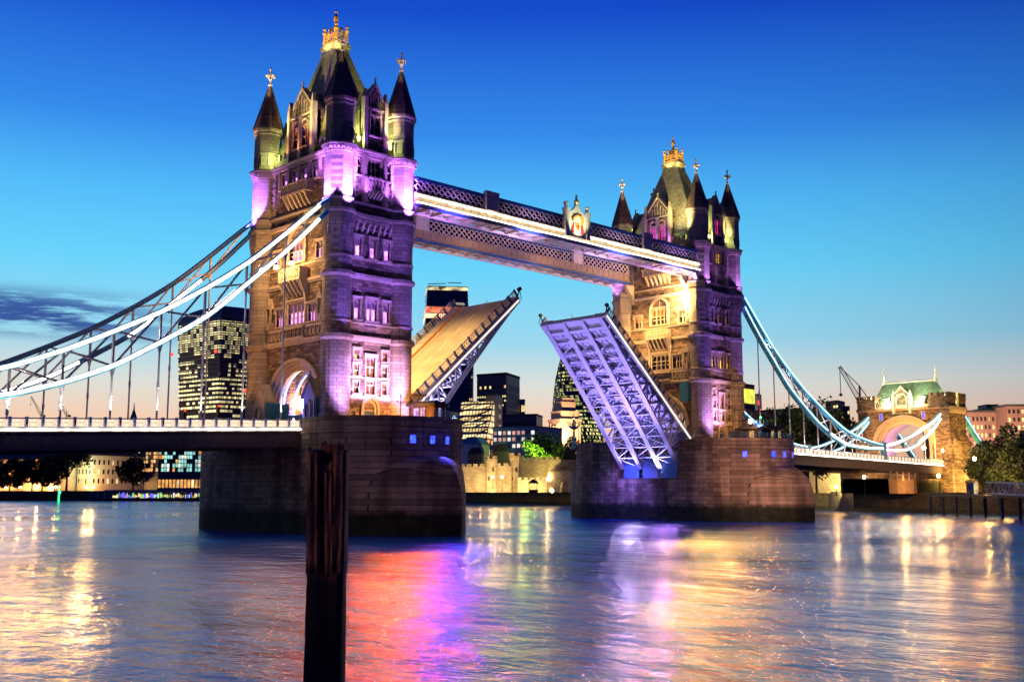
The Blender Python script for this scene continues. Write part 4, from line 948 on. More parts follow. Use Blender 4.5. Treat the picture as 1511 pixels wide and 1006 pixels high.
# ---------------------------------------------------------------- river, banks
def water():
    m, t, b = newmat('river_water'); tc = N(t, 'ShaderNodeTexCoord')
    mp = N(t, 'ShaderNodeMapping'); t.links.new(tc.outputs['Object'], mp.inputs[0]); mp.inputs['Rotation'].default_value = (0, 0, -YAW); mp.inputs['Scale'].default_value = (1.0, .55, 1)
    b.inputs['Specular Tint'].default_value = (.45, .78, 1, 1); b.inputs['Base Color'].default_value = (.0, .12, .62, 1); b.inputs['IOR'].default_value = 1.5  # blue of the reflected dusk sky put into base colour and tint
    n1 = noise(t, mp.outputs[0], .55, 3, .55); n2 = noise(t, mp.outputs[0], 3.2, 4, .6); n3 = noise(t, mp.outputs[0], .035, 3, .5)
    n4 = noise(t, mp.outputs[0], .13, 3, .55); h = math_n(t, 'ADD', math_n(t, 'ADD', math_n(t, 'MULTIPLY', n1, 1.0), math_n(t, 'MULTIPLY', n4, 2.8)), math_n(t, 'MULTIPLY', n2, .30))
    bp = N(t, 'ShaderNodeBump'); bp.inputs['Strength'].default_value = .9; bp.inputs['Distance'].default_value = .42
    t.links.new(h, bp.inputs['Height']); t.links.new(bp.outputs[0], b.inputs['Normal'])
    r = N(t, 'ShaderNodeMapRange'); t.links.new(n3, r.inputs[0]); r.inputs[1].default_value = .4; r.inputs[2].default_value = .6; r.inputs[3].default_value = .05; r.inputs[4].default_value = .24
    t.links.new(r.outputs[0], b.inputs['Roughness'])
    return m
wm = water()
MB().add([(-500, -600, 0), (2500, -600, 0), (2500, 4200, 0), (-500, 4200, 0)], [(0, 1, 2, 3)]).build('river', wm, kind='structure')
mud = plain('foreshore_mud', (.012, .011, .009), .8, 0, .5, .3, .5); paving = plain('embankment_paving', (.12, .10, .08), .85, 0, .3, .4)
wallm = masonry('river_wall_stone', (.05, .042, .034), 1.2, .5, var=.3, bump=.5)
bank = [(-900, 1500), (20, 520), (110, 438), (147, 410), (185, 378), (214, 210), (210, 150), (192, 60), (184, 25), (166, 8), (163, -14), (160, -30), (163, -60), (190, -300), (400, -900)]
land = bank+[(5200, -900), (5200, 5200), (-900, 5200)]
MB().prism(land, -2, 4.6).build('embankment_ground', paving, kind='structure')
fs = MB()
for (a, b_) in zip(bank[4:12], bank[5:13]):
    d = Vector((b_[0]-a[0], b_[1]-a[1])).normalized(); nx, ny = d.y, -d.x
    if nx > 0: nx, ny = -nx, -ny
    fs.add([(a[0]+nx*1.5, a[1]+ny*1.5, -.6), (b_[0]+nx*1.5, b_[1]+ny*1.5, -.6), (b_[0], b_[1], 1.6), (a[0], a[1], 1.6)], [(0, 1, 2, 3)])
fs.build('foreshore', mud, kind='structure')
def rwall(label, pts, z1, th=.8, mat=None):
    b = MB()
    for a, c in zip(pts[:-1], pts[1:]):
        d = Vector((c[0]-a[0], c[1]-a[1])).normalized(); nx, ny = -d.y*th/2, d.x*th/2
        b.prism([(a[0]+nx, a[1]+ny), (c[0]+nx, c[1]+ny), (c[0]-nx, c[1]-ny), (a[0]-nx, a[1]-ny)], 0, z1)
    return b.build('river_wall', mat or wallm, None, org=(pts[0][0], pts[0][1], 0), label=label, cat='river wall')
rwall('dark river wall under the floodlit fortress between the piers', [(185, 378), (214, 210), (210, 150), (192, 60)], 5.9)
rwall('dark river wall beneath the right side span', [(192, 60), (184, 25), (166, 8)], 5.0)
rwall('low dark river wall at far left below the row of trees', [(20, 520), (110, 438), (147, 410), (185, 378)], 4.9)
rwall('river wall behind the jetty at far right', [(166, 8), (163, -14), (160, -30), (163, -60)], 4.9)

# ---------------------------------------------------------------- trees
leaf_dark = plain('dark_leaves', (.035, .055, .018), .6, 0, .5, .3); leaf_mid = plain('mid_leaves', (.06, .095, .025), .6, 0, .4, .3)
bark = plain('bark', (.06, .045, .03), .9, 0, .3, 2, .4)
def tree(label, x, y, z, h, w, mat=None, n=900, leaf=.55, trunk_h=.3, group=None, seed=0, lean=0):
    rr = random.Random(seed*131+7); root = thing('broadleaf_tree', label, 'tree', (x, y, z), 0, group)
    t = MB(); th = h*trunk_h; r0 = max(.16, h*.028); t.tube((x, y, z), (x+lean*.3, y, z+th), r0, 8, r0*.7)
    tops = []
    for k in range(5):
        a = rr.uniform(0, 6.28); q = (x+lean*.3+math.cos(a)*w*.28, y+math.sin(a)*w*.28, z+th+h*rr.uniform(.25, .45)); t.tube((x+lean*.3, y, z+th*.95), q, r0*.55, 6, r0*.2); tops.append(q)
    t.tube((x+lean*.3, y, z+th*.95), (x+lean, y, z+h*.85), r0*.6, 6, r0*.15)
    t.build('trunk', bark, root)
    c = MB(); cl = []
    for k in range(17):
        a = rr.uniform(0, 6.28); zz = rr.uniform(0, 1); rad = (math.sin(math.pi*(zz*.8+.15)))**.7*w*.5*rr.uniform(.45, .95)
        cl.append((x+lean*zz+rad*math.cos(a), y+rad*math.sin(a), z+th*.85+(h-th*.85)*zz*.93, w*rr.uniform(.12, .21)))
    for i in range(n):
        cx, cy, cz, cr = cl[rr.randrange(len(cl))]
        d = Vector((rr.gauss(0, 1), rr.gauss(0, 1), rr.gauss(0, .8))).normalized()*cr*rr.uniform(.55, 1.1)
        p = Vector((cx, cy, cz))+d; u = Vector((rr.gauss(0, 1), rr.gauss(0, 1), rr.gauss(0, 1))).normalized(); v = u.orthogonal().normalized(); s = leaf*rr.uniform(.5, 1.2)
        v = Matrix.Rotation(rr.uniform(0, 6.28), 3, u) @ v; w2 = u.cross(v)
        c.add([p-v*s, p+w2*s*.55, p+v*s, p-w2*s*.55], [(0, 1, 2, 3)])
    c.build('crown', mat or leaf_dark, root); return root
def treeg(label, u, d, h, w, **k):
    x, y = atg(u, d); return tree(label, x, y, 4.6, h, w, **k)

# ---------------------------------------------------------------- city blocks on the far bank
pale = plain('pale_render', (.42, .36, .28), .8, 0, .12, .2); dark_clad = plain('dark_cladding', (.05, .065, .11), .4, 0, .2, .1)
greyc = plain('grey_cladding', (.16, .16, .19), .5, 0, .15, .1); brickm = plain('orange_brick', (.28, .14, .08), .85, 0, .2, .3, .2)
fort = masonry('fortress_stone', (.40, .34, .23), .9, .4, var=.22, bump=.5, mort=.7)
roofdark = plain('dark_roof', (.03, .03, .04), .7, 0, .2, .2); roofblue = plain('blue_grey_roof', (.12, .2, .32), .5, 0, .1, .1)
lit_w = glow('office_warm', (1, .66, .3), 1.1, .5, .15); lit_y = glow('office_yellow', (1, .85, .35), 1.0, .5, .15); lit_g = glow('office_green', (.75, 1, .5), .8, .5, .15)
lit_o = glow('window_orange', (1, .45, .12), .9, .6, .2); lit_c = glow('window_cyan', (.45, 1, .9), .75, .5, .2); lit_wh = glow('window_white', (1, .92, .75), 1.1, .4, .2); lit_p = glow('window_pink', (1, .5, .4), .6, .4, .2)
winmesh = {}
def block(name, label, foot, z0, z1, mat, cat='building', roof=None, faces=(), rh=0, rmat=None, group=None):
    """foot: ground outline; faces: (edge index, cols, rows, zlo, zhi, [(material, weight)...], fill w, fill h)"""
    cx = sum(p[0] for p in foot)/len(foot); cy = sum(p[1] for p in foot)/len(foot)
    root = thing(name, label, cat, (cx, cy, z0), 0, group); MB().prism(foot, z0, z1).build('wall', mat, root)
    r = MB(); big = [(cx+(x-cx)*1.02, cy+(y-cy)*1.02) for x, y in foot]; r.prism(big, z1, z1+max(.6, (z1-z0)*.02))
    if rh:
        sm = [(cx+(x-cx)*.55, cy+(y-cy)*.55) for x, y in foot]; n = len(foot); zt = z1+max(.6, (z1-z0)*.02)
        r.add([(x, y, zt) for x, y in big]+[(x, y, zt+rh) for x, y in sm], [(i, (i+1) % n, (i+1) % n+n, i+n) for i in range(n)]+[tuple(range(n, 2*n))])
    r.build('roof', rmat or roofdark, root)
    k = random.Random(len(label)*7+int(z1)); cnt = 0; rest = {}
    for (e, nc, nr_, zl, zh, mats, fw, fh) in faces:
        a = Vector(foot[e]); b = Vector(foot[(e+1) % len(foot)]); d = (b-a); L = d.length; d.normalize(); n = Vector((d.y, -d.x))
        if n.dot(Vector((cx, cy))-a) > 0: n = -n
        tot = sum(w for _, w in mats); w = L/nc*fw; h = (zh-zl)/nr_*fh
        for j in range(nr_):
            for i in range(nc):
                q = k.uniform(0, tot); m = mats[-1][0]
                for mm, ww in mats:
                    if q < ww: m = mm; break
                    q -= ww
                c = a+d*(L*(i+.5)/nc); zc = zl+(zh-zl)*(j+.5)/nr_
                pr_ = [(c.x-d.x*w/2-n.x*.1, c.y-d.y*w/2-n.y*.1), (c.x+d.x*w/2-n.x*.1, c.y+d.y*w/2-n.y*.1), (c.x+d.x*w/2+n.x*.12, c.y+d.y*w/2+n.y*.12), (c.x-d.x*w/2+n.x*.12, c.y-d.y*w/2+n.y*.12)]
                if cnt < 96: MB().prism(pr_, zc-h/2, zc+h/2).build('window', m, root)
                else: rest.setdefault(m.name, (m, MB()))[1].prism(pr_, zc-h/2, zc+h/2)
                cnt += 1
    for m, b in rest.values(): b.build('window', m, root, kind='stuff')
    return root
def foot2(u0, uc, u1, d0, dc, d1):
    p0 = Vector(atg(u0, d0)); pc = Vector(atg(uc, dc)); p1 = Vector(atg(u1, d1)); p3 = p0+p1-pc
    return [tuple(p0), tuple(pc), tuple(p1), tuple(p3)]
def foot1(u0, u1, d, dep, skew=0):
    p0 = Vector(atg(u0, d)); p1 = Vector(atg(u1, d+skew)); n = (p1-p0).normalized(); n = Vector((-n.y, n.x)); 
    if n.dot(p0-Vector((CAM.x, CAM.y))) < 0: n = -n
    return [tuple(p0), tuple(p1), tuple(p1+n*dep), tuple(p0+n*dep)]
D = 4.6
DK = [(glass_dark, 1)]
# -- skyscrapers
def lofted(name, label, cat, foot, secs, bands, fmat, bmat_by_edge, cap=None):
    """secs: (z, scale, dx, dy); glass floor bands are parts set 0.15 m proud of the shell"""
    cx = sum(p[0] for p in foot)/len(foot); cy = sum(p[1] for p in foot)/len(foot); root = thing(name, label, cat, (cx, cy, D)); n = len(foot)
    def ring(z, off=0):
        for (a, b) in zip(secs[:-1], secs[1:]):
            if a[0] <= z <= b[0]+1e-6: t = (z-a[0])/(b[0]-a[0]); s = a[1]+(b[1]-a[1])*t; dx = a[2]+(b[2]-a[2])*t; dy = a[3]+(b[3]-a[3])*t; break
        o = [(cx+(x-cx)*s+dx, cy+(y-cy)*s+dy) for x, y in foot]
        if off: o = [(cx+(x-cx)*(1+off/Vector((x-cx, y-cy)).length), cy+(y-cy)*(1+off/Vector((x-cx, y-cy)).length)) for x, y in o]
        return o
    b = MB(); zs = [s[0] for s in secs]; vs = []; fs_ = []
    zz = [zs[0]+(zs[-1]-zs[0])*i/24 for i in range(25)]
    for z in zz: vs += [(x, y, z) for x, y in ring(z)]
    for j in range(24):
        for i in range(n): a = j*n+i; c = j*n+(i+1) % n; fs_.append((a, c, c+n, a+n))
    fs_.append(tuple(range(24*n, 25*n))); b.add(vs, fs_); b.build('shell', fmat, root)
    for k in range(bands):
        z0 = zs[0]+(zs[-1]-zs[0])*(k+.2)/(bands+.6); z1 = zs[0]+(zs[-1]-zs[0])*(k+.9)/(bands+.6)
        r0, r1 = ring(z0, .5), ring(z1, .5); m = MB()
        for i in range(n): j = (i+1) % n; m.add([r0[i]+(z0,), r0[j]+(z0,), r1[j]+(z1,), r1[i]+(z1,)], [(0, 1, 2, 3)])
        m.build('glass_floor', bmat_by_edge, root)
    return root, ring
wt_glass = cells('office_cells_pale', 1.7, 3.9, .68, (1, .88, .45), (1, .8, .35), 1.8, rowvar=.6, uvec=(.85, .53, 0))
f = foot2(262, 318, 392, 935, 905, 935)
f = [f[0], tuple((Vector(f[0])*.5+Vector(f[1])*.5)+Vector((-.3, -1.2))), f[1], tuple((Vector(f[1])*.5+Vector(f[2])*.5)+Vector((-.6, -2.5))), f[2], f[3]]
root, ring = lofted('curved_office_tower', 'top-heavy curved glass skyscraper behind the left span', 'skyscraper', f, [(D, 1.0, 0, 0), (60, 1.02, 0, 0), (110, 1.09, 0, 0), (152, 1.16, 0, 0)], 38, dark_clad, wt_glass)
rt = ring(152); cxy = Vector((sum(p[0] for p in rt)/6, sum(p[1] for p in rt)/6)); b = MB(); vs = []; fs_ = []
for j in range(5):
    s = 1-.17*j*(j/4)**.5; z = 152+13*math.sin(j/4*math.pi/2)
    vs += [(cxy.x+(x-cxy.x)*s, cxy.y+(y-cxy.y)*s, z) for x, y in rt]
for j in range(4):
    for i in range(6): a = j*6+i; c = j*6+(i+1) % 6; fs_.append((a, c, c+6, a+6))
fs_.append(tuple(range(24, 30))); b.add(vs, fs_); b.build('curved_roof', greyc, root)
b = MB()
for e in (2, 3):
    for k in range(26):
        t = k/26; p = []
        for z in (D, 40, 80, 115, 151): r0 = ring(z, .9); q = Vector(r0[e]).lerp(Vector(r0[(e+1) % 6]), t); p.append((q.x, q.y, z))
        for a, c in zip(p[:-1], p[1:]): b.beam(a, c, .35, .35)
b.build('fins', greyc, root)
for (u, v, d) in ((318, 518, 900), (254, 523, 930), (362, 576, 905)):
    p = at(u, v, d); MB().ball(p, 1.5, 6, 4).build('warning_light', red_l, root)
# wedge tower with the bright terrace band
wg = cells('office_cells_dark', 2.2, 4.2, .16, (1, .8, .5), (.6, .75, 1), .8, rowvar=.2, base=(.03, .05, .12))
f = foot1(626, 690, 1170, 45, 6)
root, ring = lofted('wedge_office_tower', 'dark wedge-shaped skyscraper with a bright band below its top', 'skyscraper', f, [(D, 1.35, -9, -6), (120, 1.12, -3, -2), (232, .94, 1, 1)], 44, dark_clad, wg)
for z, h, m in ((195, 5, glow('terrace_light', (1, .62, .3), 2.2, .6, .1)), (201, 7, glow('terrace_red', (1, .22, .1), 1.0, .9, .12)), (227, 4, glow('crown_light', (1, .8, .4), .8, .9, .1))):
    r0 = ring(z, 1.0); r1 = ring(z+h, 1.0); b = MB()
    for i in range(4): j = (i+1) % 4; b.add([r0[i]+(z,), r0[j]+(z,), r1[j]+(z+h,), r1[i]+(z+h,)], [(0, 1, 2, 3)])
    b.build('lit_band', m, root)
e = ring(232); b = MB(); b.beam(e[0]+(234,), (Vector(e[0]).lerp(Vector(e[1]), .45)).to_tuple()+(235,), .8, .8); b.beam(Vector(e[0]).lerp(Vector(e[1]), .5).to_tuple()+(236,), Vector(e[0]).lerp(Vector(e[1]), .85).to_tuple()+(236,), .8, .8); b.build('maintenance_crane', darksteel, root)
block('lift_core', 'narrow lattice lift tower beside the wedge skyscraper', foot1(691, 697, 1165, 20), D, 182, greyc, 'lift tower', faces=((0, 2, 34, 12, 180, [(lit_w, 2), (glass_dark, 3)], .5, .5),))
x, y = atg(621, 1100); block('red_lit_office', 'small office block edged with red light beside the raised road', foot1(612, 630, 1050, 30), D, zat(494, 1050), dark_clad, faces=((0, 3, 10, 40, zat(498, 1050), [(red_l, 2), (lit_wh, 1), (glass_dark, 4)], .6, .6),))
# bullet-shaped tower
gk = cells('bullet_tower_cells', 2.2, 4.0, .62, (.9, 1, .35), (1, .85, .3), 1.1, rowvar=.3, uvec=(.8, -.9, .35))
x, y = atg(853, 1185); root = thing('bullet_tower', 'bullet-shaped glass tower half hidden by the right bascule', 'skyscraper', (x, y, D))
prof = [(24.5, D), (26.5, 30), (28, 60), (28, 80), (26.5, 105), (23.5, 128), (19, 148), (13, 165), (6, 176), (.5, 180)]
MB().lathe(x, y, prof, 36).build('shell', dark_clad, root, True)
def gr(z):
    for (r0, z0), (r1, z1) in zip(prof[:-1], prof[1:]):
        if z0 <= z <= z1: return r0+(r1-r0)*(z-z0)/(z1-z0)
for k in range(40):
    z0 = D+k*4.2+1; z1 = z0+3.1; MB().lathe(x, y, [(gr(z0)+.3, z0), (gr(z1)+.3, z1)], 36, cap=False).build('glass_floor', gk, root)
b = MB()
for k in range(18):
    for q in (-1, 1):
        pts = [(x+(gr(z)+.5)*math.cos(2*math.pi*k/18+q*z*.02), y+(gr(z)+.5)*math.sin(2*math.pi*k/18+q*z*.02), z) for z in range(8, 174, 12)]
        for a, c in zip(pts[:-1], pts[1:]): b.beam(a, c, .9, .5)
b.build('spiral_frame', dark_clad, root)
# -- mid-distance blocks between the piers
block('office_block', 'tall dark office block with blue-grey side between the bascules', foot2(703, 747, 767, 905, 890, 925), D, zat(552, 900), dark_clad, faces=(
    (0, 12, 3, zat(600, 895), zat(580, 895), [(lit_y, 4), (glass_dark, 3)], .7, .4), (0, 14, 8, 14, zat(601, 895), [(lit_w, 1), (lit_g, 1), (glass_dark, 3)], .6, .4), (0, 12, 1, zat(573, 895), zat(565, 895), [(lit_w, 2), (glass_dark, 3)], .7, .5), (1, 5, 11, 16, zat(565, 905), [(greyc, 9), (lit_g, 1)], .95, .8)))
block('slim_office_block', 'small pale office block at the right of the tall dark one', foot1(766, 775, 930, 25), D, zat(590, 930), greyc, faces=((0, 3, 7, 14, zat(593, 930), [(lit_w, 1), (glass_dark, 2)], .6, .6),))
block('office_block', 'long low dark block in front of the tall dark one', foot2(738, 792, 801, 760, 750, 775), D, zat(612, 755), dark_clad, faces=((0, 14, 4, 12, zat(616, 752), [(lit_g, 1), (glass_dark, 5), (lit_y, .6)], .7, .5),))
gl = cells('atrium_cells', 1.6, 3.4, .92, (1, .66, .22), (1, .82, .4), 1.7, base=(.3, .24, .15), rowvar=.1, frac=.08)
f = foot2(672, 717, 735, 560, 552, 575); block('atrium_office', 'yellow-lit office with a great sloping glass roof', f, D, zat(648, 555), pale, faces=((0, 9, 3, 8, zat(650, 555), [(lit_y, 3), (lit_w, 2), (glass_dark, 1)], .8, .6), (1, 3, 4, 8, zat(640, 555), [(lit_y, 1), (glass_dark, 2)], .7, .6)))
p0 = atg(672, 559); p1 = atg(716, 551); q0 = atg(680, 585); q1 = atg(729, 577); za, zb = zat(649, 555), zat(592, 585)
fr_ = sc.objects[[o.name for o in sc.objects if o.name.startswith('atrium_office')][0]]
MB().add([p0+(za,), p1+(za,), q1+(zb,), q0+(zb,), p0+(za-1,), p1+(za-1,), q1+(za-1,), q0+(za-1,)], [(0, 1, 2, 3), (1, 5, 6, 2), (0, 3, 7, 4), (3, 2, 6, 7)]).build('sloping_glass', gl, fr_)
b = MB()
for k in range(11):
    a = Vector(p0+(za,)).lerp(Vector(p1+(za,)), k/10); c = Vector(q0+(zb,)).lerp(Vector(q1+(zb,)), k/10); b.beam(a, c, .35, .5)
for k in range(6): b.beam(Vector(p0+(za,)).lerp(Vector(q0+(zb,)), k/5), Vector(p1+(za,)).lerp(Vector(q1+(zb,)), k/5), .3, .5)
b.build('glazing_bar', pale, fr_)
block('stair_tower', 'grey slab with a lit stair beside the sloping glass roof', foot2(716, 733, 741, 590, 585, 600), D, zat(582, 588), greyc, faces=((0, 1, 9, 10, zat(606, 588), [(lit_y, 1)], .4, .7), (1, 1, 8, 10, zat(590, 588), [(lit_w, 1), (glass_dark, 3)], .5, .4)))
b = block('blue_roofed_hall', 'low grey building with a wide blue roof and square lit windows', foot2(727, 790, 830, 470, 462, 480), D, zat(630, 466), plain('blue_grey_render', (.3, .4, .55), .7), rmat=roofblue, faces=((0, 9, 3, zat(662, 466), zat(633, 466), [(lit_wh, 3), (lit_p, 1.5), (greyc, 3)], .6, .55),))
block('white_roofed_hall', 'low white building with a pale blue sloping roof above the fortress', foot2(679, 705, 722, 425, 420, 432), D, zat(655, 422), plain('white_wall', (.5, .5, .55), .7), rmat=roofblue, rh=2.5, faces=((0, 4, 2, 7, 16, [(lit_wh, 1), (greyc, 2)], .3, .6),))
# domed stone tower glowing orange
x, y = atg(834, 640); k_ = 640/FPX; root = thing('classical_stone_tower', 'stepped classical stone tower floodlit orange beside the bullet tower', 'tower', (x, y, D))
ps = plain('portland_stone', (.55, .45, .36), .8, 0, .12, .3, .2); zt = lambda v: zat(v, 640); ww = lambda px: px*k_*.707
b = MB()
def sq(w, z0, z1, b=b): a = YAW+.5; pts = [(x+w*.7*math.cos(a+math.pi/4+i*math.pi/2), y+w*.7*math.sin(a+math.pi/4+i*math.pi/2)) for i in range(4)]; b.prism(pts, z0, z1)
sq(17.5, D, zt(668)); sq(15.5, zt(668), zt(656)); sq(14.0, zt(656), zt(620)); sq(15.2, zt(622), zt(618)); sq(12.2, zt(618), zt(606)); sq(13, zt(608), zt(606)); sq(9.5, zt(606), zt(592)); sq(8, zt(592), zt(586))
for q in range(4):
    a = YAW+.5+q*math.pi/2
    for s_ in (-.33, -.2, .2, .33): cx = x+6.9*1.0*math.cos(a)-s_*14*math.sin(a); cy = y+6.9*math.sin(a)+s_*14*math.cos(a); b.tube((cx, cy, zt(656)), (cx, cy, zt(624)), .6, 8)
b.build('stone_stages', ps, root)
b = MB(); a = YAW+.5+math.pi; 
for aa in (a, a+math.pi/2, a-math.pi/2): 
    cx, cy = x+7.1*math.cos(aa), y+7.1*math.sin(aa); ff = frame(cx, cy, -math.sin(aa), math.cos(aa), math.cos(aa), math.sin(aa)); b.arch(ff, 0, 1.5, 1.5, zt(632), .5, -.2, .6, zt(652), 10); b.fbox(ff, -.5, .5, 0, .5, zt(652), zt(638))
b.build('statue_niche', ps, root)
# fortress wall: floodlit towers, curtain, gate
def fpt(u, d): return atg(u, d)
def fort_wall(label, pts, z1, name='fortress_wall', th=2.5, org=None):
    b = MB()
    for a, c in zip(pts[:-1], pts[1:]):
        A = Vector(a); C = Vector(c); d = (C-A).normalized(); n = Vector((-d.y, d.x))
        if n.dot(A-Vector((CAM.x, CAM.y))) < 0: n = -n
        b.prism([tuple(A), tuple(C), tuple(C+n*th), tuple(A+n*th)], D, z1-.9)
        L = (C-A).length; k = max(2, int(L/2.2))
        b.prism([tuple(A-n*.15), tuple(C-n*.15), tuple(C+n*.5), tuple(A+n*.5)], z1-1.5, z1-.9)
        for i in range(k):
            P = A+d*(L*i/k); Q = A+d*(L*(i+.62)/k); b.prism([tuple(P-n*.12), tuple(Q-n*.12), tuple(Q+n*.45), tuple(P+n*.45)], z1-.92, z1)
    for i in range(3):
        P = A+d*(L*(i+.7)/3.5); b.prism([tuple(P-n*.06), tuple(P+d*.5-n*.06), tuple(P+d*.5+n*.1), tuple(P+n*.1)], D+3, D+5)
    return b.build(name, fort, None, org=(pts[0][0], pts[0][1], D), label=label, cat='castle wall')
def fort_tower(label, u, d, r, z1, n=10):
    x, y = fpt(u, d); b = MB().lathe(x, y, [(r*1.06, D), (r*1.0, D+3), (r*.97, z1-2.2), (r*1.05, z1-1.9), (r*1.05, z1-1.0)], n)
    for k in range(n):
        if k % 2 == 0:
            a = 2*math.pi*k/n; a1 = 2*math.pi*(k+1)/n; b.prism([(x+r*1.05*math.cos(a), y+r*1.05*math.sin(a)), (x+r*1.05*math.cos(a1), y+r*1.05*math.sin(a1)), (x+r*.8*math.cos(a1), y+r*.8*math.sin(a1)), (x+r*.8*math.cos(a), y+r*.8*math.sin(a))], z1-1.02, z1)
    root = b.build('fortress_tower', fort, None, org=(x, y, D), label=label, cat='castle tower')
    a0 = math.atan2(CAM.y-y, CAM.x-x)
    for da, z in ((-.4, D+4), (.3, D+7)): 
        cx, cy = x+r*.97*math.cos(a0+da), y+r*.97*math.sin(a0+da); MB().box(cx-.2, cx+.2, cy-.2, cy+.2, z, z+1.3).build('slit_window', glass_dark, root)
    return root
fort_wall('floodlit curtain wall nearest the left pier', [fpt(660, 372), fpt(718, 366)], zat(684, 368))
fort_tower('slim round fortress tower with a dark top, left of the two', 725, 366, 2.0, zat(672, 366), 12)
fort_wall('floodlit curtain wall between the slim and the stout fortress towers', [fpt(731, 367), fpt(755, 369)], zat(683, 368))
fort_tower('stout tall fortress tower at the middle of the wall', 759, 372, 2.2, zat(668, 372), 8)
fort_wall('high plain fortress wall behind, lit yellow-green', [fpt(768, 395), fpt(828, 385)], zat(674, 390), 'fortress_building', 10)
fort_wall('low front wall at the foot of the high plain fortress wall', [fpt(764, 364), fpt(810, 360)], zat(704, 362))
g0, g1 = Vector(fpt(809, 356)), Vector(fpt(846, 352)); d_ = (g1-g0).normalized(); n_ = Vector((d_.y, -d_.x)); n_ = n_ if n_.dot(g0-Vector((CAM.x, CAM.y))) < 0 else -n_
ff = frame(g0.x, g0.y, d_.x, d_.y, n_.x, n_.y); L_ = (g1-g0).length; uc = (g1-g0).length*.62
fg = lambda u, n, z: ff(u+uc, n, z)
b = MB().archwall(fg, -uc, L_-uc, D, zat(694, 355), 1.5, D+2.2, 1.8, 0, -2, 12)
for i, h in enumerate((.0, .8, 1.6, 2.2)): b.fbox(fg, -4.6+i*.9, 4.6-i*.9, -1.8, -.05, zat(694, 355)-.1, zat(694, 355)+.6+h)
b.build('fortress_gate', fort, None, org=(g0.x, g0.y, D), label='stepped fortress gateway with a pointed arch by the right pier', cat='gateway')
fort_wall('low floodlit wall right of the stepped gateway', [fpt(845, 352), fpt(870, 350)], zat(690, 351))
block('keep_house', 'square dark stone house rising behind the curtain wall', foot1(690, 712, 392, 9), D, zat(670, 392), plain('house_stone', (.2, .15, .1), .9), rh=2, faces=((0, 3, 2, 12, zat(674, 392), [(glass_dark, 3), (lit_o, 1)], .3, .4),))
block('dark_gabled_house', 'dark house with chimneys behind the slim fortress tower', foot1(728, 752, 400, 10), D, zat(668, 400), roofdark, rh=3)
block('dark_gabled_house', 'dark house behind the gateway, red windows at its corner', foot1(832, 852, 395, 10), D, zat(676, 395), roofdark, rh=3, faces=((0, 4, 3, 9, zat(680, 395), [(lit_o, 1), (glass_dark, 3)], .4, .4),))
fort_wall('floodlit yellow fortress wall seen below the right span', [fpt(1195, 300), fpt(1237, 290), fpt(1262, 285)], zat(688, 293))
# riverside kiosk
x, y = atg(787, 345); b = MB().lathe(x, y, [(1.9, D+2.9), (1.2, D+3.7), (.1, D+4.3)], 6)
for k in range(6): a = k*math.pi/3; b.tube((x+1.5*math.cos(a), y+1.5*math.sin(a), D), (x+1.5*math.cos(a), y+1.5*math.sin(a), D+2.9), .12, 6)
b.lathe(x, y, [(1.5, D), (1.5, D+.9)], 6); b.build('kiosk', roofdark, None, org=(x, y, D), label='small dark kiosk with a pointed roof on the quay before the fortress', cat='kiosk')
# railing along the quay
b = MB(); pts = [(214.4, 209), (210.4, 150), (192.4, 60)]
for a, c in zip(pts[:-1], pts[1:]):
    A = Vector(a+(5.9,)); C = Vector(c+(5.9,)); n = int((C-A).length/1.2)
    b.beam(A+Vector((0, 0, 1)), C+Vector((0, 0, 1)), .06, .06)
    for i in range(n): P = A.lerp(C, i/n); b.beam(P, P+Vector((0, 0, 1)), .06, .06)
b.build('quay_railing', darksteel, None, org=(214, 209, 5.9), label='thin dark railing along the quay below the fortress', cat='railing')

# -- left bank under the left span
block('riverside_terrace', 'low classical riverside building at far left, its ground floor glowing orange', foot1(-40, 82, 690, 25, -15), D, zat(678, 685), pale, rh=3, faces=((0, 22, 2, 8, zat(682, 685), [(glass_dark, 3), (lit_o, 2)], .3, .6),))
block('custom_house', 'long pale classical building with rows of small windows', foot2(113, 134, 214, 690, 682, 720), D, zat(672, 690), pale, rh=4, faces=((0, 4, 3, 8, zat(675, 686), [(glass_dark, 2), (lit_w, 1)], .35, .5), (1, 12, 3, 8, zat(675, 690), [(glass_dark, 4), (lit_w, 2)], .35, .5)))
block('office_block', 'pale upper block with a row of tall lit windows behind the classical building', foot1(130, 212, 830, 30), D, zat(655, 830), pale, faces=((0, 22, 1, zat(669, 830), zat(660, 830), [(lit_wh, 2), (lit_w, 1), (glass_dark, 1)], .55, .9),))
block('dark_roof_terrace', 'long dark-roofed terrace with small red lights above the trees', foot1(-30, 118, 790, 25), D, zat(668, 790), dark_clad, rh=5, faces=((0, 24, 1, zat(676, 790), zat(670, 790), [(glass_dark, 4), (red_l, .4), (lit_o, .5)], .4, .6),))
block('glass_office', 'glass office with a patchwork of turquoise and orange lit windows', foot2(213, 232, 303, 650, 640, 640), D, zat(648, 643), dark_clad, faces=((1, 17, 7, 16, zat(652, 640), [(lit_c, 5), (lit_wh, 2), (lit_o, 1), (glass_dark, 1.5), (greyc, 1)], .8, .82), (0, 5, 7, 16, zat(652, 645), [(lit_o, 4), (lit_w, 1), (glass_dark, 3)], .75, .75), (1, 13, 1, 6, 12, [(lit_o, 3), (lit_w, 1)], .7, .8)))
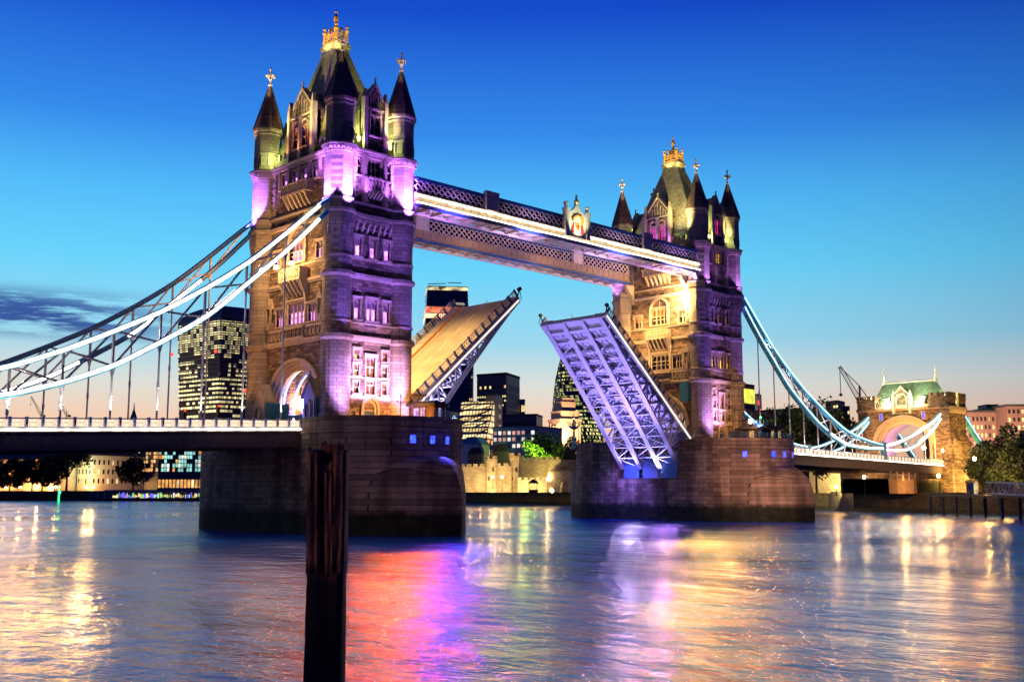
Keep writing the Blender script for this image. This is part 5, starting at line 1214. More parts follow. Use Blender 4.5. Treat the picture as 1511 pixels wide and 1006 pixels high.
# floating restaurant
f = foot1(128, 300, 512, 10, 4); hull = MB().prism(f, -.3, 1.2); root = thing('floating_restaurant', 'long low floating restaurant with coloured lights under a dark canopy', 'restaurant boat', (f[0][0], f[0][1], 0)); hull.build('hull', roofdark, root)
A, B = Vector(f[0]), Vector(f[1]); dd = (B-A).normalized(); nn = (Vector(f[3])-A).normalized()
MB().prism([tuple(A+nn*8), tuple(B+nn*8), tuple(B+nn*8.3), tuple(A+nn*8.3)], 1.2, 4.6).build('back_wall', dark_clad, root)
MB().prism([tuple(A+dd*8-nn*.3), tuple(B-nn*.3), tuple(B+nn*9), tuple(A+dd*8+nn*9)], 4.6, 5.4).build('canopy', roofblue, root)
cols_ = [glow('bar_blue', (.15, .1, 1), 1.6), glow('bar_green', (.3, 1, .3), .9), lit_w, lit_o, lit_wh, glow('bar_cyan', (.4, .9, 1), 1), lit_y]
LB = (B-A).length
for i in range(46):
    p = A+dd*(LB*(.22+.77*i/46))+nn*.8; m = cols_[rnd.randrange(len(cols_))]; w = rnd.uniform(.3, 1.0); MB().prism([tuple(p), tuple(p+dd*w), tuple(p+dd*w+nn*.3), tuple(p+nn*.3)], 1.4+rnd.uniform(0, .8), 2.6+rnd.uniform(0, 1.6)).build('lit_bay', m, root)
for i in range(16): p = A+dd*(LB*(i+.5)/16); MB().tube((p.x, p.y, 1.2), (p.x, p.y, 4.6), .1, 5).build('canopy_post', whitep, root)
for k, (u, d, h, w) in enumerate(((-12, 640, 19, 18), (14, 640, 18, 19), (47, 640, 19, 19), (62, 645, 18, 16), (80, 640, 21, 19), (98, 630, 27, 26), (196, 655, 20, 18))):
    pl = ['first round tree at the left edge', 'second round tree from the left edge', 'third small round tree from the left edge', 'fourth small round tree, just left of two bigger ones', 'fifth tree in the left row, next to the biggest', 'biggest tree of the left bank row', 'lone dark tree before the long pale classical building'][k]
    treeg(pl, u, d, h, w, n=2600, leaf=1.0, seed=k, group='trees on the left bank')
for k, (u, v, d, h) in enumerate(((138, 590, 1300, 0), (256, 592, 1350, 0))):
    pass
# tower cranes on the skyline
def crane(label, u, d, z0, zt_, u2, v2, m=darksteel):
    x, y = atg(u, d); root = thing('tower_crane', label, 'crane', (x, y, z0)); tip = at(u2, v2, d); top = Vector((x, y, zt_)); base = Vector((x, y, z0))
    def truss(a, c, w, n, nm, mt):
        b = MB(); ax = (c-a).normalized(); s1 = ax.orthogonal().normalized()*w/2; s2 = ax.cross(s1).normalized()*w/2; cs = [s1+s2, s1-s2, -s1-s2, -s1+s2]
        for q in cs: b.beam(a+q, c+q*.6, w*.09, w*.09)
        for i in range(n):
            for j in range(4): b.beam(a.lerp(c, i/n)+cs[j]*(1-.4*i/n), a.lerp(c, (i+1)/n)+cs[(j+1) % 4]*(1-.4*(i+1)/n), w*.05, w*.05)
        b.build(nm, mt, root)
    truss(base, top, 2.2, 14, 'mast', m); truss(top, tip, 1.8, 18, 'jib', m)
    back = top-(tip-top).normalized()*8; back.z = top.z+1; MB().beam(top, back, 1.4, 1.2).box(back.x-1.5, back.x+1.5, back.y-1.5, back.y+1.5, back.z-2.5, back.z).build('counterweight', m, root)
    apex = top+Vector((0, 0, 6)); MB().beam(apex, tip, .25, .25).beam(apex, back, .25, .25).beam(top, apex, .6, .6).build('stay', m, root)
    MB().beam(tip, tip-Vector((0, 0, 11)), .22, .22).ball(tip-Vector((0, 0, 11)), .7, 6, 4).build('hook_line', m, root)
crane('red and white crane leaning left beyond the gatehouse tower', 1275, 420, D, zat(590, 420), 1239, 541, plain('crane_red', (.9, .33, .28), .6))
crane('thin dark crane on the horizon nearest the left edge', 54, 1400, D, zat(612, 1400), 46, 585)
crane('thin dark crane on the horizon, second from the left edge', 92, 1400, D, zat(612, 1400), 87, 593)
x, y = atg(192, 1100); MB().lathe(x, y, [(3.5, D), (3.5, zat(618, 1100)), (4, zat(617, 1100)), (2.2, zat(609, 1100)), (.8, zat(603, 1100)), (.2, zat(592, 1100))], 8).build('church_spire', dark_clad, None, org=(x, y, D), label='tiny dark church spire just above the left span', cat='church spire')
# -- right bank
block('yellow_lit_block', 'small block with a glowing yellow top storey right of the farther tower', foot2(1088, 1101, 1118, 430, 425, 432), D, zat(567, 427), brickm, faces=((0, 2, 4, 20, zat(570, 427), [(lit_o, 1), (brickm, 1)], .5, .5), (1, 1, 1, zat(594, 427), zat(571, 427), [(glow('yellow_screen', (.95, .95, .1), 1.0, .3, .3), 1)], .95, .95), (1, 4, 2, zat(608, 427), zat(597, 427), [(red_l, .5), (lit_w, 1), (glass_dark, 1)], .6, .5)))
block('slim_office_block', 'slim dark block with a red top beside the yellow one', foot2(1118, 1122, 1128, 440, 437, 442), D, zat(582, 438), dark_clad, faces=((1, 2, 7, 18, zat(586, 438), [(lit_w, 1), (glass_dark, 2), (red_l, .3)], .6, .5),))
block('brick_block', 'long orange-lit low block above the trees behind the control cabin', foot1(1090, 1190, 400, 15, -20), D, zat(607, 395), brickm, faces=((0, 24, 2, 22, zat(609, 395), [(brickm, 2), (lit_o, 1)], .6, .5),))
block('office_block', 'grey office block with a few lit windows left of the gatehouse tower', foot2(1223, 1242, 1252, 520, 512, 522), D, zat(592, 515), greyc, faces=((0, 5, 7, 30, zat(595, 515), [(lit_y, 1), (glass_dark, 2)], .7, .5), (1, 3, 7, 30, zat(595, 515), [(glass_dark, 3), (lit_y, 1)], .7, .5)))
block('office_block', 'narrower dark block on the right side of the grey one', foot1(1251, 1259, 515, 10), D, zat(600, 515), dark_clad, faces=((0, 2, 5, 30, zat(603, 515), [(lit_w, 1), (glass_dark, 3)], .6, .5),))
hotel = plain('hotel_brick', (.2, .12, .095), .85, 0, .15, .3)
block('hotel', 'long brick hotel with rows of lit windows at the right edge', foot1(1416, 1492, 305, 25, 0), D, zat(607, 305), hotel, faces=((0, 13, 5, zat(672, 305), zat(611, 305), [(glass_dark, 3), (lit_w, 4), (lit_c, .4)], .42, .5),))
block('hotel', 'taller brick wing of the hotel at the right edge', foot1(1493, 1560, 298, 25, 0), D, zat(598, 298), hotel, faces=((0, 10, 6, zat(672, 298), zat(600, 298), [(glass_dark, 3), (lit_w, 4)], .42, .5),))
block('plant_room', 'small blue-grey plant room on the roof of the hotel', foot1(1463, 1481, 318, 6), zat(607, 318), zat(598, 318), roofblue)
for k, (u, d, h, w) in enumerate(((1140, 330, 24, 20), (1163, 325, 26, 19), (1187, 320, 25, 19), (1212, 315, 27, 20), (1236, 318, 23, 18), (1256, 322, 18, 14), (1128, 345, 19, 15))):
    treeg(['leafy tree just right of the control cabin', 'second tree behind the right chain', 'third tree behind the right chain, over the deck', 'tall tree in the middle of the group behind the right chain', 'fifth tree of the group behind the right chain', 'smaller tree next to the gatehouse tower', 'small tree at the left end of the group behind the right chain'][k], u, d, h, w, mat=leaf_mid if k % 2 else leaf_dark, n=2600, leaf=.62, seed=20+k, trunk_h=.25, group='trees behind the right chain')
treeg('thick-trunked tree standing under the right span', 1205, 262, 11, 9, n=900, leaf=.45, seed=41, trunk_h=.5)
for k, (u, d, h, w) in enumerate(((1476, 235, 15.3, 12), (1509, 228, 12.5, 14), (1450, 243, 9, 7), (1535, 222, 13, 15))):
    treeg(['big round tree right of the gatehouse tower', 'second big tree, at the right edge', 'small tree lit orange at the foot of the gatehouse tower', 'tree cut off by the right edge'][k], u, d, h, w, mat=leaf_mid, n=4200, leaf=.42, seed=50+k, trunk_h=.22, group='trees at the right edge')
for k, (u, d, h, w) in enumerate(((738, 440, 19, 15), (790, 428, 24, 17), (808, 422, 23, 17), (826, 418, 18, 13), (846, 400, 21, 12), (880, 400, 20, 14))):
    treeg(['dark tree behind the stout fortress tower', 'dark tree above the green-lit one', 'tallest dark tree behind the high fortress wall', 'dark tree in front of the classical stone tower', 'dark tree right of the classical stone tower', 'dark tree beyond the left corner of the far pier'][k], u, d, h, w, n=1500, leaf=.6, seed=70+k, group='trees behind the fortress')
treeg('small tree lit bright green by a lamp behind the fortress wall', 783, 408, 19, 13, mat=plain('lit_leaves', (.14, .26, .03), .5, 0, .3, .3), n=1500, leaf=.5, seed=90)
treeg('second small green-lit tree, the right one of the two', 801, 406, 16.5, 9, mat=MC['lit_leaves'], n=900, leaf=.5, seed=91)
# jetty with white truss gangway, right edge
jt = MB(); J0 = Vector(atg(1372, 232)); J1 = Vector(atg(1452, 212)); J2 = Vector(atg(1560, 190))
for a, c in ((J0, J1), (J1, J2)):
    d = (c-a).normalized(); n = Vector((-d.y, d.x))*3; jt.prism([tuple(a), tuple(c), tuple(c+n), tuple(a+n)], 4.0, 4.5)
    for i in range(5):
        p = a.lerp(c, i/4); jt.tube((p.x, p.y, -3), (p.x, p.y, 4.0), .35, 8)
    for i in range(16): p = a.lerp(c, i/15); jt.tube((p.x, p.y, 4.5), (p.x, p.y, 5.5), .04, 4)
    jt.beam((a.x, a.y, 5.5), (c.x, c.y, 5.5), .06, .06)
jt.build('jetty', darksteel, None, org=(J0.x, J0.y, 4.5), label='dark piled jetty with a railing below the gatehouse tower', cat='jetty')
G0 = Vector(atg(1455, 208)); G1 = Vector(atg(1600, 175)); b = MB(); n = 12
for off in (0, 2.2):
    dn = Vector((-(G1-G0).normalized().y, (G1-G0).normalized().x))*off; a = G0+dn; c = G1+dn; zb_, zt_ = 4.9, 7.0
    b.beam((a.x, a.y, zb_), (c.x, c.y, zb_-1), .2, .2); b.beam((a.x, a.y, zt_), (c.x, c.y, zt_-1), .2, .2)
    for i in range(n):
        p = a.lerp(c, i/n); q = a.lerp(c, (i+.5)/n); r_ = a.lerp(c, (i+1)/n); z = -i/n
        b.beam((p.x, p.y, zb_+z), (q.x, q.y, zt_+z), .14, .14); b.beam((q.x, q.y, zt_+z), (r_.x, r_.y, zb_+z), .14, .14)
b.build('gangway', whitep, None, org=(G0.x, G0.y, 4.9), label='white lattice gangway sloping out of the right edge', cat='gangway')
x, y = atg(1434, 222); b = MB().box(x-.9, x+.9, y-.8, y+.8, 4.6, 6.9); o = b.build('quay_kiosk', bluep, None, org=(x, y, 4.6), label='small blue kiosk with a pitched lid at the foot of the gatehouse tower', cat='kiosk')
tag(MB().hexa([(x-1.2, y-1, 6.9), (x+1.2, y-1, 6.9), (x+1.2, y+1, 6.9), (x-1.2, y+1, 6.9), (x-.2, y-1, 7.5), (x+.2, y-1, 7.5), (x+.2, y+1, 7.5), (x-.2, y+1, 7.5)]).build('lid', roofdark, o))
x, y = atg(1333, 258); MB().lathe(x, y, [(3.3, 4.6), (3.3, 8.0), (2.4, 9.4), (.2, 10.3)], 10).build('canvas_shelter', plain('canvas', (.45, .28, .15), .8), None, org=(x, y, 4.6), label='domed canvas shelter glowing orange under the right span', cat='shelter')
# ---------------------------------------------------------------- things on the piers and along the bridge
ornate = plain('lamp_standard_blue', (.05, .2, .32), .4, .2, .1); black = plain('black_iron', (.02, .02, .02), .4, .5)
def lamp(label, x, y, z, h, m=lampm, power=160, c=(1, .5, .15), arms=False, post=black, r=.22, name='street_lamp', group=None):
    root = thing(name, label, 'lamp', (x, y, z), 0, group)
    p = MB().lathe(x, y, [(.28, z), (.28, z+.15), (.14, z+.4), (.09, z+.8), (.07, z+h-.5), (.14, z+h-.42), (.06, z+h-.3)], 8)
    if arms: p.box(x-.55, x+.55, y-.04, y+.04, z+h-1.6, z+h-1.5); p.ball((x-.55, y, z+h-1.4), .13, 6, 5); p.ball((x+.55, y, z+h-1.4), .13, 6, 5)
    p.build('post', post, root)
    MB().lathe(x, y, [(r*.5, z+h-.3), (r, z+h-.1), (r*1.1, z+h+.15), (r*.7, z+h+.38), (.02, z+h+.45)], 8).build('lantern', m, root)
    if power: point((x, y, z+h+.95), power, c, .25)
    return root
lamp('pale iron lamp in front of the violet turret on the nearer pier', 1.6, -14.6, 13.5, 5.0, glow('lamp_glass_amber', (1, .36, .10), 420), 170, (1, .5, .2), True)
def lampg(label, u, v, d, h=5, **k):
    p = at(u, v, d); return lamp(label, p.x, p.y, p.z-h, h, **k)
G = 'orange street lamps on the far bank'
lampg('orange lamp on the roof of the control cabin of the farther pier', 1107, 622, 197, .9, m=lampm, power=500, name='cabin_lamp', r=.3)
lampg('orange lamp glowing right of the gatehouse tower', 1438, 677, 227, 9, power=900, r=.35)
lampg('orange lamp below the landward end of the right span', 1385, 702, 232, 6.5, power=900, r=.35)
lampg('white lamp at the corner under the right span', 1275, 704, 262, 6.4, m=lampw, power=260, r=.28)
lampg('bright globe lamp on the deck before the gatehouse arch', 1363, 661, 262, 3.6, power=900, r=.5)
lampg('small lamp on the pier wall of the gatehouse tower', 1391, 665, 255, 2.2, power=250, r=.25)
for k, (u, v) in enumerate(((1234, 721), (1243, 720))): lampg(['left', 'right'][k]+' one of two low orange lamps on the quay below the right span', u, v-3, 275, 2.2, power=220, r=.3, group='low quay lamps')
for k, u in enumerate((727, 741, 808, 841)): lampg(['lamp before the slim fortress tower', 'lamp between the two round fortress towers', 'lamp left of the stepped fortress gateway', 'lamp right of the stepped fortress gateway'][k], u, 704 if k < 2 else 707, 356, 4.5, m=lampw, power=500, c=(1, .65, .25), r=.28, group='lamps before the fortress')
for k, (u, v) in enumerate(((30, 719), (56, 717), (82, 718), (127, 719), (137, 718), (8, 719))): lampg('orange lamp behind the trees of the left bank, '+['second', 'third', 'fourth', 'fifth', 'sixth', 'first'][k]+' from the left', u, v, 664 if k not in (3, 4) else 676, 5, power=2600, r=.8, group='lamps on the left bank')
for k, (u, v) in enumerate(((87, 719), (88, 726))):
    p = at(u, v, 520); MB().ball(p, .7, 8, 6).lathe(p.x, p.y, [(.15, 0), (.15, p.z)], 5).build('navigation_light', green_l, None, org=(p.x, p.y, 0), label=['upper', 'lower'][k]+' of two green navigation lights at the left bank', cat='navigation light')
# traffic signals on the left deck
for k, (u, v) in enumerate(((272, 607), (322, 600))):
    p = at(u, v, 158-k*6); root = thing('traffic_signal', ['left one of two red traffic signals on the left deck', 'right one of two red traffic signals on the left deck'][k], 'traffic light', (p.x, p.y, 13))
    MB().box(p.x-.2, p.x+.2, p.y-.15, p.y+.15, p.z-1.0, p.z+.35).tube((p.x, p.y, 12.9), (p.x, p.y, p.z-1), .06).build('signal_head', black, root)
    MB().box(p.x-.12, p.x+.12, p.y-.22, p.y-.15, p.z, p.z+.25).build('red_lens', red_l, root)
# control cabins
cabw = plain('cabin_wood', (.07, .04, .03), .6, 0, .2, 2); cabglass = glow('cabin_glass', (.5, .45, 1), .9, .9, 1.3); cabamb = glow('cabin_glass_amber', (1, .65, .25), .55, .9, 1.5)
def cabin(label, x0, x1, y0, y1, z, h, nu, pane, rz=0):
    root = thing('control_cabin', label, 'cabin', ((x0+x1)/2, (y0+y1)/2, z)); c = .9
    foot = [(x0+c, y0), (x1-c, y0), (x1, y0+c), (x1, y1), (x0, y1), (x0, y0+c)]
    MB().prism(foot, z, z+h).build('wall', cabw, root)
    MB().prism([(x0+c-.2, y0-.5), (x1-c+.2, y0-.5), (x1+.5, y0+c-.2), (x1+.5, y1+.4), (x0-.5, y1+.4), (x0-.5, y0+c-.2)], z+h, z+h+.3).prism([(x0+c, y0), (x1-c, y0), (x1, y0+c), (x1, y1), (x0, y1), (x0, y0+c)], z+h+.3, z+h+.6).build('roof', roofdark, root)
    fE_ = frame((x0+x1)/2, y0, 1, 0, 0, -1); fL = frame(x0, (y0+y1)/2, 0, -1, -1, 0); W = (x1-x0)/2-c-.1; V = (y1-y0)/2-.5
    for f_, w_, n_w in ((fE_, W, nu), (fL, V, max(2, nu-1))):
        for i in range(n_w):
            u = -w_+2*w_*(i+.5)/n_w; hw = w_/n_w*.72
            g_ = MB().fbox(f_, u-hw-.08, u-hw, 0, .1, z+.9, z+h-.3).fbox(f_, u+hw, u+hw+.08, 0, .1, z+.9, z+h-.3).fbox(f_, u-hw-.08, u+hw+.08, 0, .14, z+.8, z+.9).fbox(f_, u-hw-.08, u+hw+.08, 0, .14, z+h-.3, z+h-.2).fbox(f_, u-.03, u+.03, .02, .09, z+.9, z+h-.3).build('window', cabw, root)
            MB().fbox(f_, u-hw, u+hw, .01, .05, z+.9, z+h-.3).build('pane', pane if (i % 2 or n_w < 3) else glass_dark, g_)
    return root
cabin('dark timber control cabin on the nearer pier, beside the raised road', 5.6, 9.4, -15.6, -11.8, 13.5, 3.3, 3, cabglass)
cabin('dark control cabin with amber windows on the farther pier', 84.5, 91.2, -17.6, -12.2, 13.5, 3.2, 4, cabamb)
# railings on the pier tops
def rail(label, cx, a0, a1, m):
    b = MB(); n = 34; r = 10.5; P = [(cx+r*math.cos(R(a0+(a1-a0)*i/n)), -12.3+r*math.sin(R(a0+(a1-a0)*i/n))) for i in range(n+1)]
    for i in range(n):
        for z in (14.65, 15.1, 15.55): b.beam(P[i]+(z,), P[i+1]+(z,), .06, .06)
        b.beam(P[i]+(14.55,), P[i]+(15.6,), .07, .07)
    b.build('pier_railing', m, None, org=(cx, -22.8, 14.6), label=label, cat='railing')
rail('blue railing round the corner of the nearer pier by the cabin', 0, -88, -15, ornate)
rail('blue-grey railing in front of the farther control cabin', 82.3, -150, -40, ornate)
# scaffolds
def scaffold(label, x0, x1, y0, y1, z0, z1, m, nx=4, ny=3, nz=4, sheet=None):
    root = thing('scaffold', label, 'scaffold', ((x0+x1)/2, (y0+y1)/2, z0)); b = MB()
    for i in range(nx):
        for j in range(ny):
            x = x0+(x1-x0)*i/(nx-1); y = y0+(y1-y0)*j/(ny-1); b.tube((x, y, z0), (x, y, z1+rnd.uniform(-.8, .6)), .06, 6)
    for k in range(nz):
        z = z0+(z1-z0)*(k+.9)/nz
        for i in range(nx): x = x0+(x1-x0)*i/(nx-1); b.tube((x, y0-.5, z), (x, y1+.4, z), .05, 6)
        for j in range(ny): y = y0+(y1-y0)*j/(ny-1); b.tube((x0-.5, y, z+.1), (x1+.4, y, z+.1), .05, 6)
        b.tube((x0, y0, z-(z1-z0)/nz), (x1, y0, z), .05, 6)
    b.build('tube_frame', m, root)
    if sheet:
        MB().box(x0+.1, x1-.1, y0+.3, y1, z0+1.9, z0+2.0).box(x0+.2, x1-.2, y1-.2, y1, z0, z0+3.0).box(x0+.2, x1-.4, y0+.15, y0+.25, z0, z0+1.1).build('board', sheet, root)
scaffold('orange-lit scaffold of poles and boards beside the raised road on the nearer pier', 6.2, 8.4, -11.6, -9.2, 13.5, 18.6, plain('scaffold_tube', (.30, .19, .09), .5, .3), 3, 4, 4, plain('scaffold_board', (.5, .28, .1), .7))
scaffold('small scaffold frame against the farther tower, right side', 85.2, 87.6, -13.0, -10.9, 16.7, 20.6, darksteel, 3, 2, 2)
# ornate blue lamp standards at the ends of the far pier
def standard(label, x, y, z, h, lit=False):
    root = thing('lamp_standard', label, 'lamp standard', (x, y, z))
    MB().lathe(x, y, [(.7, z), (.7, z+.5), (.4, z+.8), (.3, z+1.8), (.45, z+2.2), (.25, z+2.6), (.2, z+h*.55), (.9, z+h*.6), (1.0, z+h*.63), (.25, z+h*.66), (.22, z+h*.78), (.35, z+h*.8), (.12, z+h*.83), (.08, z+h)], 10).build('column', ornate, root)
    b = MB()
    for k in range(6): a = k*math.pi/3; px, py = x+1.2*math.cos(a), y+1.2*math.sin(a); b.beam((x, y, z+h*.62), (px, py, z+h*.66), .1, .1); b.tube((px, py, z+h*.64), (px, py, z+h*.78), .12, 6)
    b.build('lamp_arms', ornate, root)
    MB().ball((x, y, z+h*.86), .2, 8, 6).build('globe', green_l if lit else led_soft, root)
standard('ornate blue lamp standard on the left corner of the farther pier', 73.4, 19.5, 13.5, 7.2)
standard('ornate blue lamp standard left of the farther control cabin', 83.2, -17.8, 13.5, 6.0, True)
# blue hoardings and stone lodges flanking the landward arch of the near tower
hoard = plain('hoarding_blue', (.04, .22, .34), .5, 0, .08)
for q, lb in ((1, 'left'), (-1, 'right')):
    y0, y1 = (3.9, 6.8) if q > 0 else (-8.2, -5.6); x0, x1 = -7.7, -6.2; yc_ = (y0+y1)/2
    root = thing('stone_lodge', 'small gabled stone lodge on the '+lb+' of the road arch of the nearer tower', 'lodge', (-7, yc_, 13.3), 0, 'lodges beside the road arch')
    MB().box(x0, x1, y0, y1, 13.3, 17.6).box(x0-.2, x1, y0-.15, y1+.15, 13.3, 14.6).build('wall', trim, root)
    f = frame(x0, yc_, 0, -1, -1, 0); g = MB().fpoly(f, [(-1.35, 17.6), (1.35, 17.6), (0, 19.8)], -1.5, 0).fpoly(f, [(-1.6, 17.4), (-1.6, 17.75), (0, 20.2), (0, 19.8)], -1.6, .25).fpoly(f, [(1.6, 17.4), (0, 19.8), (0, 20.2), (1.6, 17.75)], -1.6, .25); g.ball(f(0, .1, 20.5), .25, 8, 5); g.box(x0+.1, x0+.3, yc_-.06, yc_+.06, 20, 21.1); g.build('gable_roof', trim, root)
    w = MB().arch(f, 0, .55, .7, 16.2, .2, 0, .25, 15.0, 8, .8).build('window_frame', trim, root); MB().fbox(f, -.5, .5, .02, .08, 15.0, 16.5).build('pane', glass_dark, w)
    y2 = y0-.12; b = MB().box(-7.6, -5.2, y2-.1, y2, 13.3, 17.5 if q > 0 else 17.9)
    if q > 0: b.box(-5.3, -5.2, 1.6, y2-.1, 13.3, 17.3)
    b.build('hoarding', hoard, None, org=(-8, y2, 13.3), label='plain blue hoarding beside the '+lb+' lodge of the road arch', cat='hoarding', group='blue hoardings by the road arch')
for q, lb in ((-1, 'right'),):
    b = MB(); f = frame(77.0, 0, 0, -1, -1, 0); b.fbox(f, 5.7, 7.6, .3, 2.0, 21.8, 24.4); b.fpoly(f, [(5.6, 24.4), (7.7, 24.4), (7.2, 25.5), (6.0, 25.5)], .2, 2.1); b.build('hanging_hoarding', hoard, None, org=(76, -6.6, 21.8), label='blue box hung on the wall above the arch of the farther tower', cat='hoarding')
# the gates / barrier boards inside the arch
MB().box(-6.0, -5.8, -5.0, 5.0, 13.3, 15.6).build('barrier_board', hoard, None, org=(-5.9, 0, 13.3), label='low blue barrier across the road arch of the nearer tower', cat='barrier')
for k in range(1):
    x, y = -1.0, 5.2; root = thing('hanging_lantern', 'amber lantern glowing inside the arch of the nearer tower', 'lantern', (x, y, 17.2)); MB().lathe(x, y, [(.2, 16.9), (.4, 17.1), (.45, 18.3), (.15, 18.8)], 6).build('glass', lampm, root)
    MB().beam((x, y, 18.6), (x, y, 20.2), .12, .12).beam((x, y, 20.0), (x, y+1.2, 20.0), .15, .15).build('bracket', black, root); point((x, y-.8, 17.8), 500, (1, .55, .2), .2)

# ---------------------------------------------------------------- people on the far pier
jacket_y = plain('hi_vis_yellow', (.6, .65, .05), .7, 0, .05); cloth_d = plain('dark_clothes', (.04, .04, .06), .8); cloth_r = plain('red_clothes', (.3, .06, .05), .8); cloth_b = plain('blue_clothes', (.06, .12, .3), .8); skin = plain('skin', (.45, .28, .2), .6, 0, .05); hairm = plain('dark_hair', (.03, .02, .015), .7)
def person(label, x, y, z, top, rz, stride=.12, group=None):
    V = [(0, 0, .93), (0, 0, 1.15), (0, 0, 1.40), (0, 0, 1.50), (0, .01, 1.62), (0, .01, 1.73),
         (.10, 0, .88), (.12, stride, .48), (.12, stride*.9, .08), (.12, stride+.13, .03), (-.10, 0, .88), (-.12, -stride*.6, .48), (-.12, -stride*1.6, .09), (-.12, -stride*1.6+.14, .03),
         (.19, 0, 1.40), (.25, -.04, 1.12), (.25, .08, .88), (.25, .12, .80), (-.19, 0, 1.40), (-.25, .04, 1.12), (-.24, .14, .90), (-.24, .18, .82)]
    E = [(0, 1), (1, 2), (2, 3), (3, 4), (4, 5), (0, 6), (6, 7), (7, 8), (8, 9), (0, 10), (10, 11), (11, 12), (12, 13), (2, 14), (14, 15), (15, 16), (16, 17), (2, 18), (18, 19), (19, 20), (20, 21)]
    Rr = [(.15, .11), (.14, .10), (.15, .11), (.055, .055), (.085, .1), (.07, .085), (.09, .09), (.06, .065), (.04, .045), (.035, .03), (.09, .09), (.06, .065), (.04, .045), (.035, .03), (.065, .065), (.045, .045), (.032, .032), (.03, .02), (.065, .065), (.045, .045), (.032, .032), (.03, .02)]
    me = bpy.data.meshes.new('person'); me.from_pydata(V, E, []); o = bpy.data.objects.new('person', me); col.objects.link(o); o.location = (x, y, z); o.rotation_euler = (0, 0, rz); tag(o, label, 'person', group)
    me.skin_vertices or me.attributes
    m = o.modifiers.new('Skin', 'SKIN')
    if not me.skin_vertices:
        bpy.context.view_layer.objects.active = o; bpy.ops.mesh.customdata_skin_add()
    for i, r in enumerate(Rr): me.skin_vertices[0].data[i].radius = r; me.skin_vertices[0].data[i].use_root = (i == 0)
    s = o.modifiers.new('Sub', 'SUBSURF'); s.levels = 1; s.render_levels = 2
    me.materials.append(skin); ORG[o.name] = Vector((0, 0, 0))
    # clothing and hair as children
    MB().lathe(0, 0, [(.19, .84), (.18, 1.0), (.18, 1.2), (.235, 1.38), (.2, 1.46), (.07, 1.5)], 12, sy=.72).tube((.2, 0, 1.42), (.255, -.04, 1.12), .075, 8, .06).tube((.255, -.04, 1.12), (.25, .08, .9), .06, 8, .045).tube((-.2, 0, 1.42), (-.255, .04, 1.12), .075, 8, .06).tube((-.255, .04, 1.12), (-.245, .13, .92), .06, 8, .045).build('jacket', top, o, True)
    MB().tube((.09, 0, .95), (.12, stride, .48), .11, 8, .08).tube((.12, stride, .48), (.12, stride*.9, .1), .08, 8, .06).tube((-.09, 0, .95), (-.12, -stride*.6, .48), .11, 8, .08).tube((-.12, -stride*.6, .48), (-.12, -stride*1.6, .1), .08, 8, .06).build('trousers', cloth_d, o, True)
    MB().ball((0, -.02, 1.72), .105, 10, 8).build('hair', hairm, o, True)
    return o
person('person in a yellow high-visibility jacket standing by the farther cabin', 80.9, -16.2, 13.5, jacket_y, .6)
ps_ = [(75.6, 15.0, cloth_r, 1.0, 'person in red at the left corner of the farther pier'), (76.6, 13.6, cloth_b, 2.0, 'person in a blue jacket beside the one in red on the farther pier'), (74.9, 12.4, cloth_d, 2.6, 'person in dark clothes at the left end of the farther pier'), (78.6, -14.8, cloth_b, .2, 'person in blue in front of the violet turret of the farther tower'), (78.0, -13.8, cloth_d, 4.0, 'person in dark clothes next to the one in blue by the farther tower')]
for x, y, m, rz, lb in ps_: person(lb, x, y, 13.5, m, rz, group='people on the farther pier')

# ---------------------------------------------------------------- the weathered timber pile near the camera
def timber():
    m, t, b = newmat('weathered_timber'); o = coords(t, 'obj'); mp = N(t, 'ShaderNodeMapping'); t.links.new(o, mp.inputs[0]); mp.inputs['Scale'].default_value = (26, 26, 1.6)
    n = noise(t, mp.outputs[0], 1, 8, .7); r = ramp(t, [(.38, (.012, .007, .004)), (.48, (.13, .06, .028)), (.62, (.42, .2, .09))]); t.links.new(n, r.inputs[0])
    s = N(t, 'ShaderNodeSeparateXYZ'); t.links.new(o, s.inputs[0]); mr = N(t, 'ShaderNodeMapRange'); t.links.new(math_n(t, 'ADD', s.outputs[2], math_n(t, 'MULTIPLY', noise(t, o, 6, 5), .5)), mr.inputs[0])
    mr.inputs[1].default_value = 5.05; mr.inputs[2].default_value = 4.75
    t.links.new(mixc(t, mr.outputs[0], r.outputs[0], (.005, .004, .003)), b.inputs['Base Color']); b.inputs['Roughness'].default_value = .85; setbump(t, b, n, 1.0, .03)
    return m
tm = timber(); DP = 13.0
c0 = at(486, 722, DP); RX = _R; FW = Vector((math.cos(YAW), math.sin(YAW), 0)); px = DP/FPX
def post(b, cu, w, d, zb, zt_, off=0, lean=0, seed=0, jag=.05, seg=14):
    rr = random.Random(seed); c = c0+RX*((cu-482)*px)+FW*off; n = 4; vs = []; fs_ = []
    base = [(-.5, -.5), (-.22, -.56), (.1, -.46), (.34, -.55), (.5, -.42), (.52, 0), (.46, .5), (0, .5), (-.48, .48), (-.53, 0)]; nb = len(base)
    for j in range(seg+1):
        t = j/seg; z = zb+(zt_-zb)*t
        for i, (a, e) in enumerate(base):
            k = 1-.10*t+rr.uniform(-.035, .035); p = c+RX*((a*k*w)+lean*t)+FW*(e*k*d); zz = z if j < seg else z+rr.uniform(-jag, jag)
            vs.append((p.x, p.y, zz))
    for j in range(seg):
        for i in range(nb): a = j*nb+i; e = j*nb+(i+1) % nb; fs_.append((a, e, e+nb, a+nb))
    fs_.append(tuple(range(seg*nb, (seg+1)*nb))); b.add(vs, fs_)
W_ = lambda p: p*px
zp = lambda v: zat(v, DP)
root = thing('timber_pile', 'old dark eroded timber pile standing in the river close to the viewer', 'pile', (c0.x, c0.y, 0))
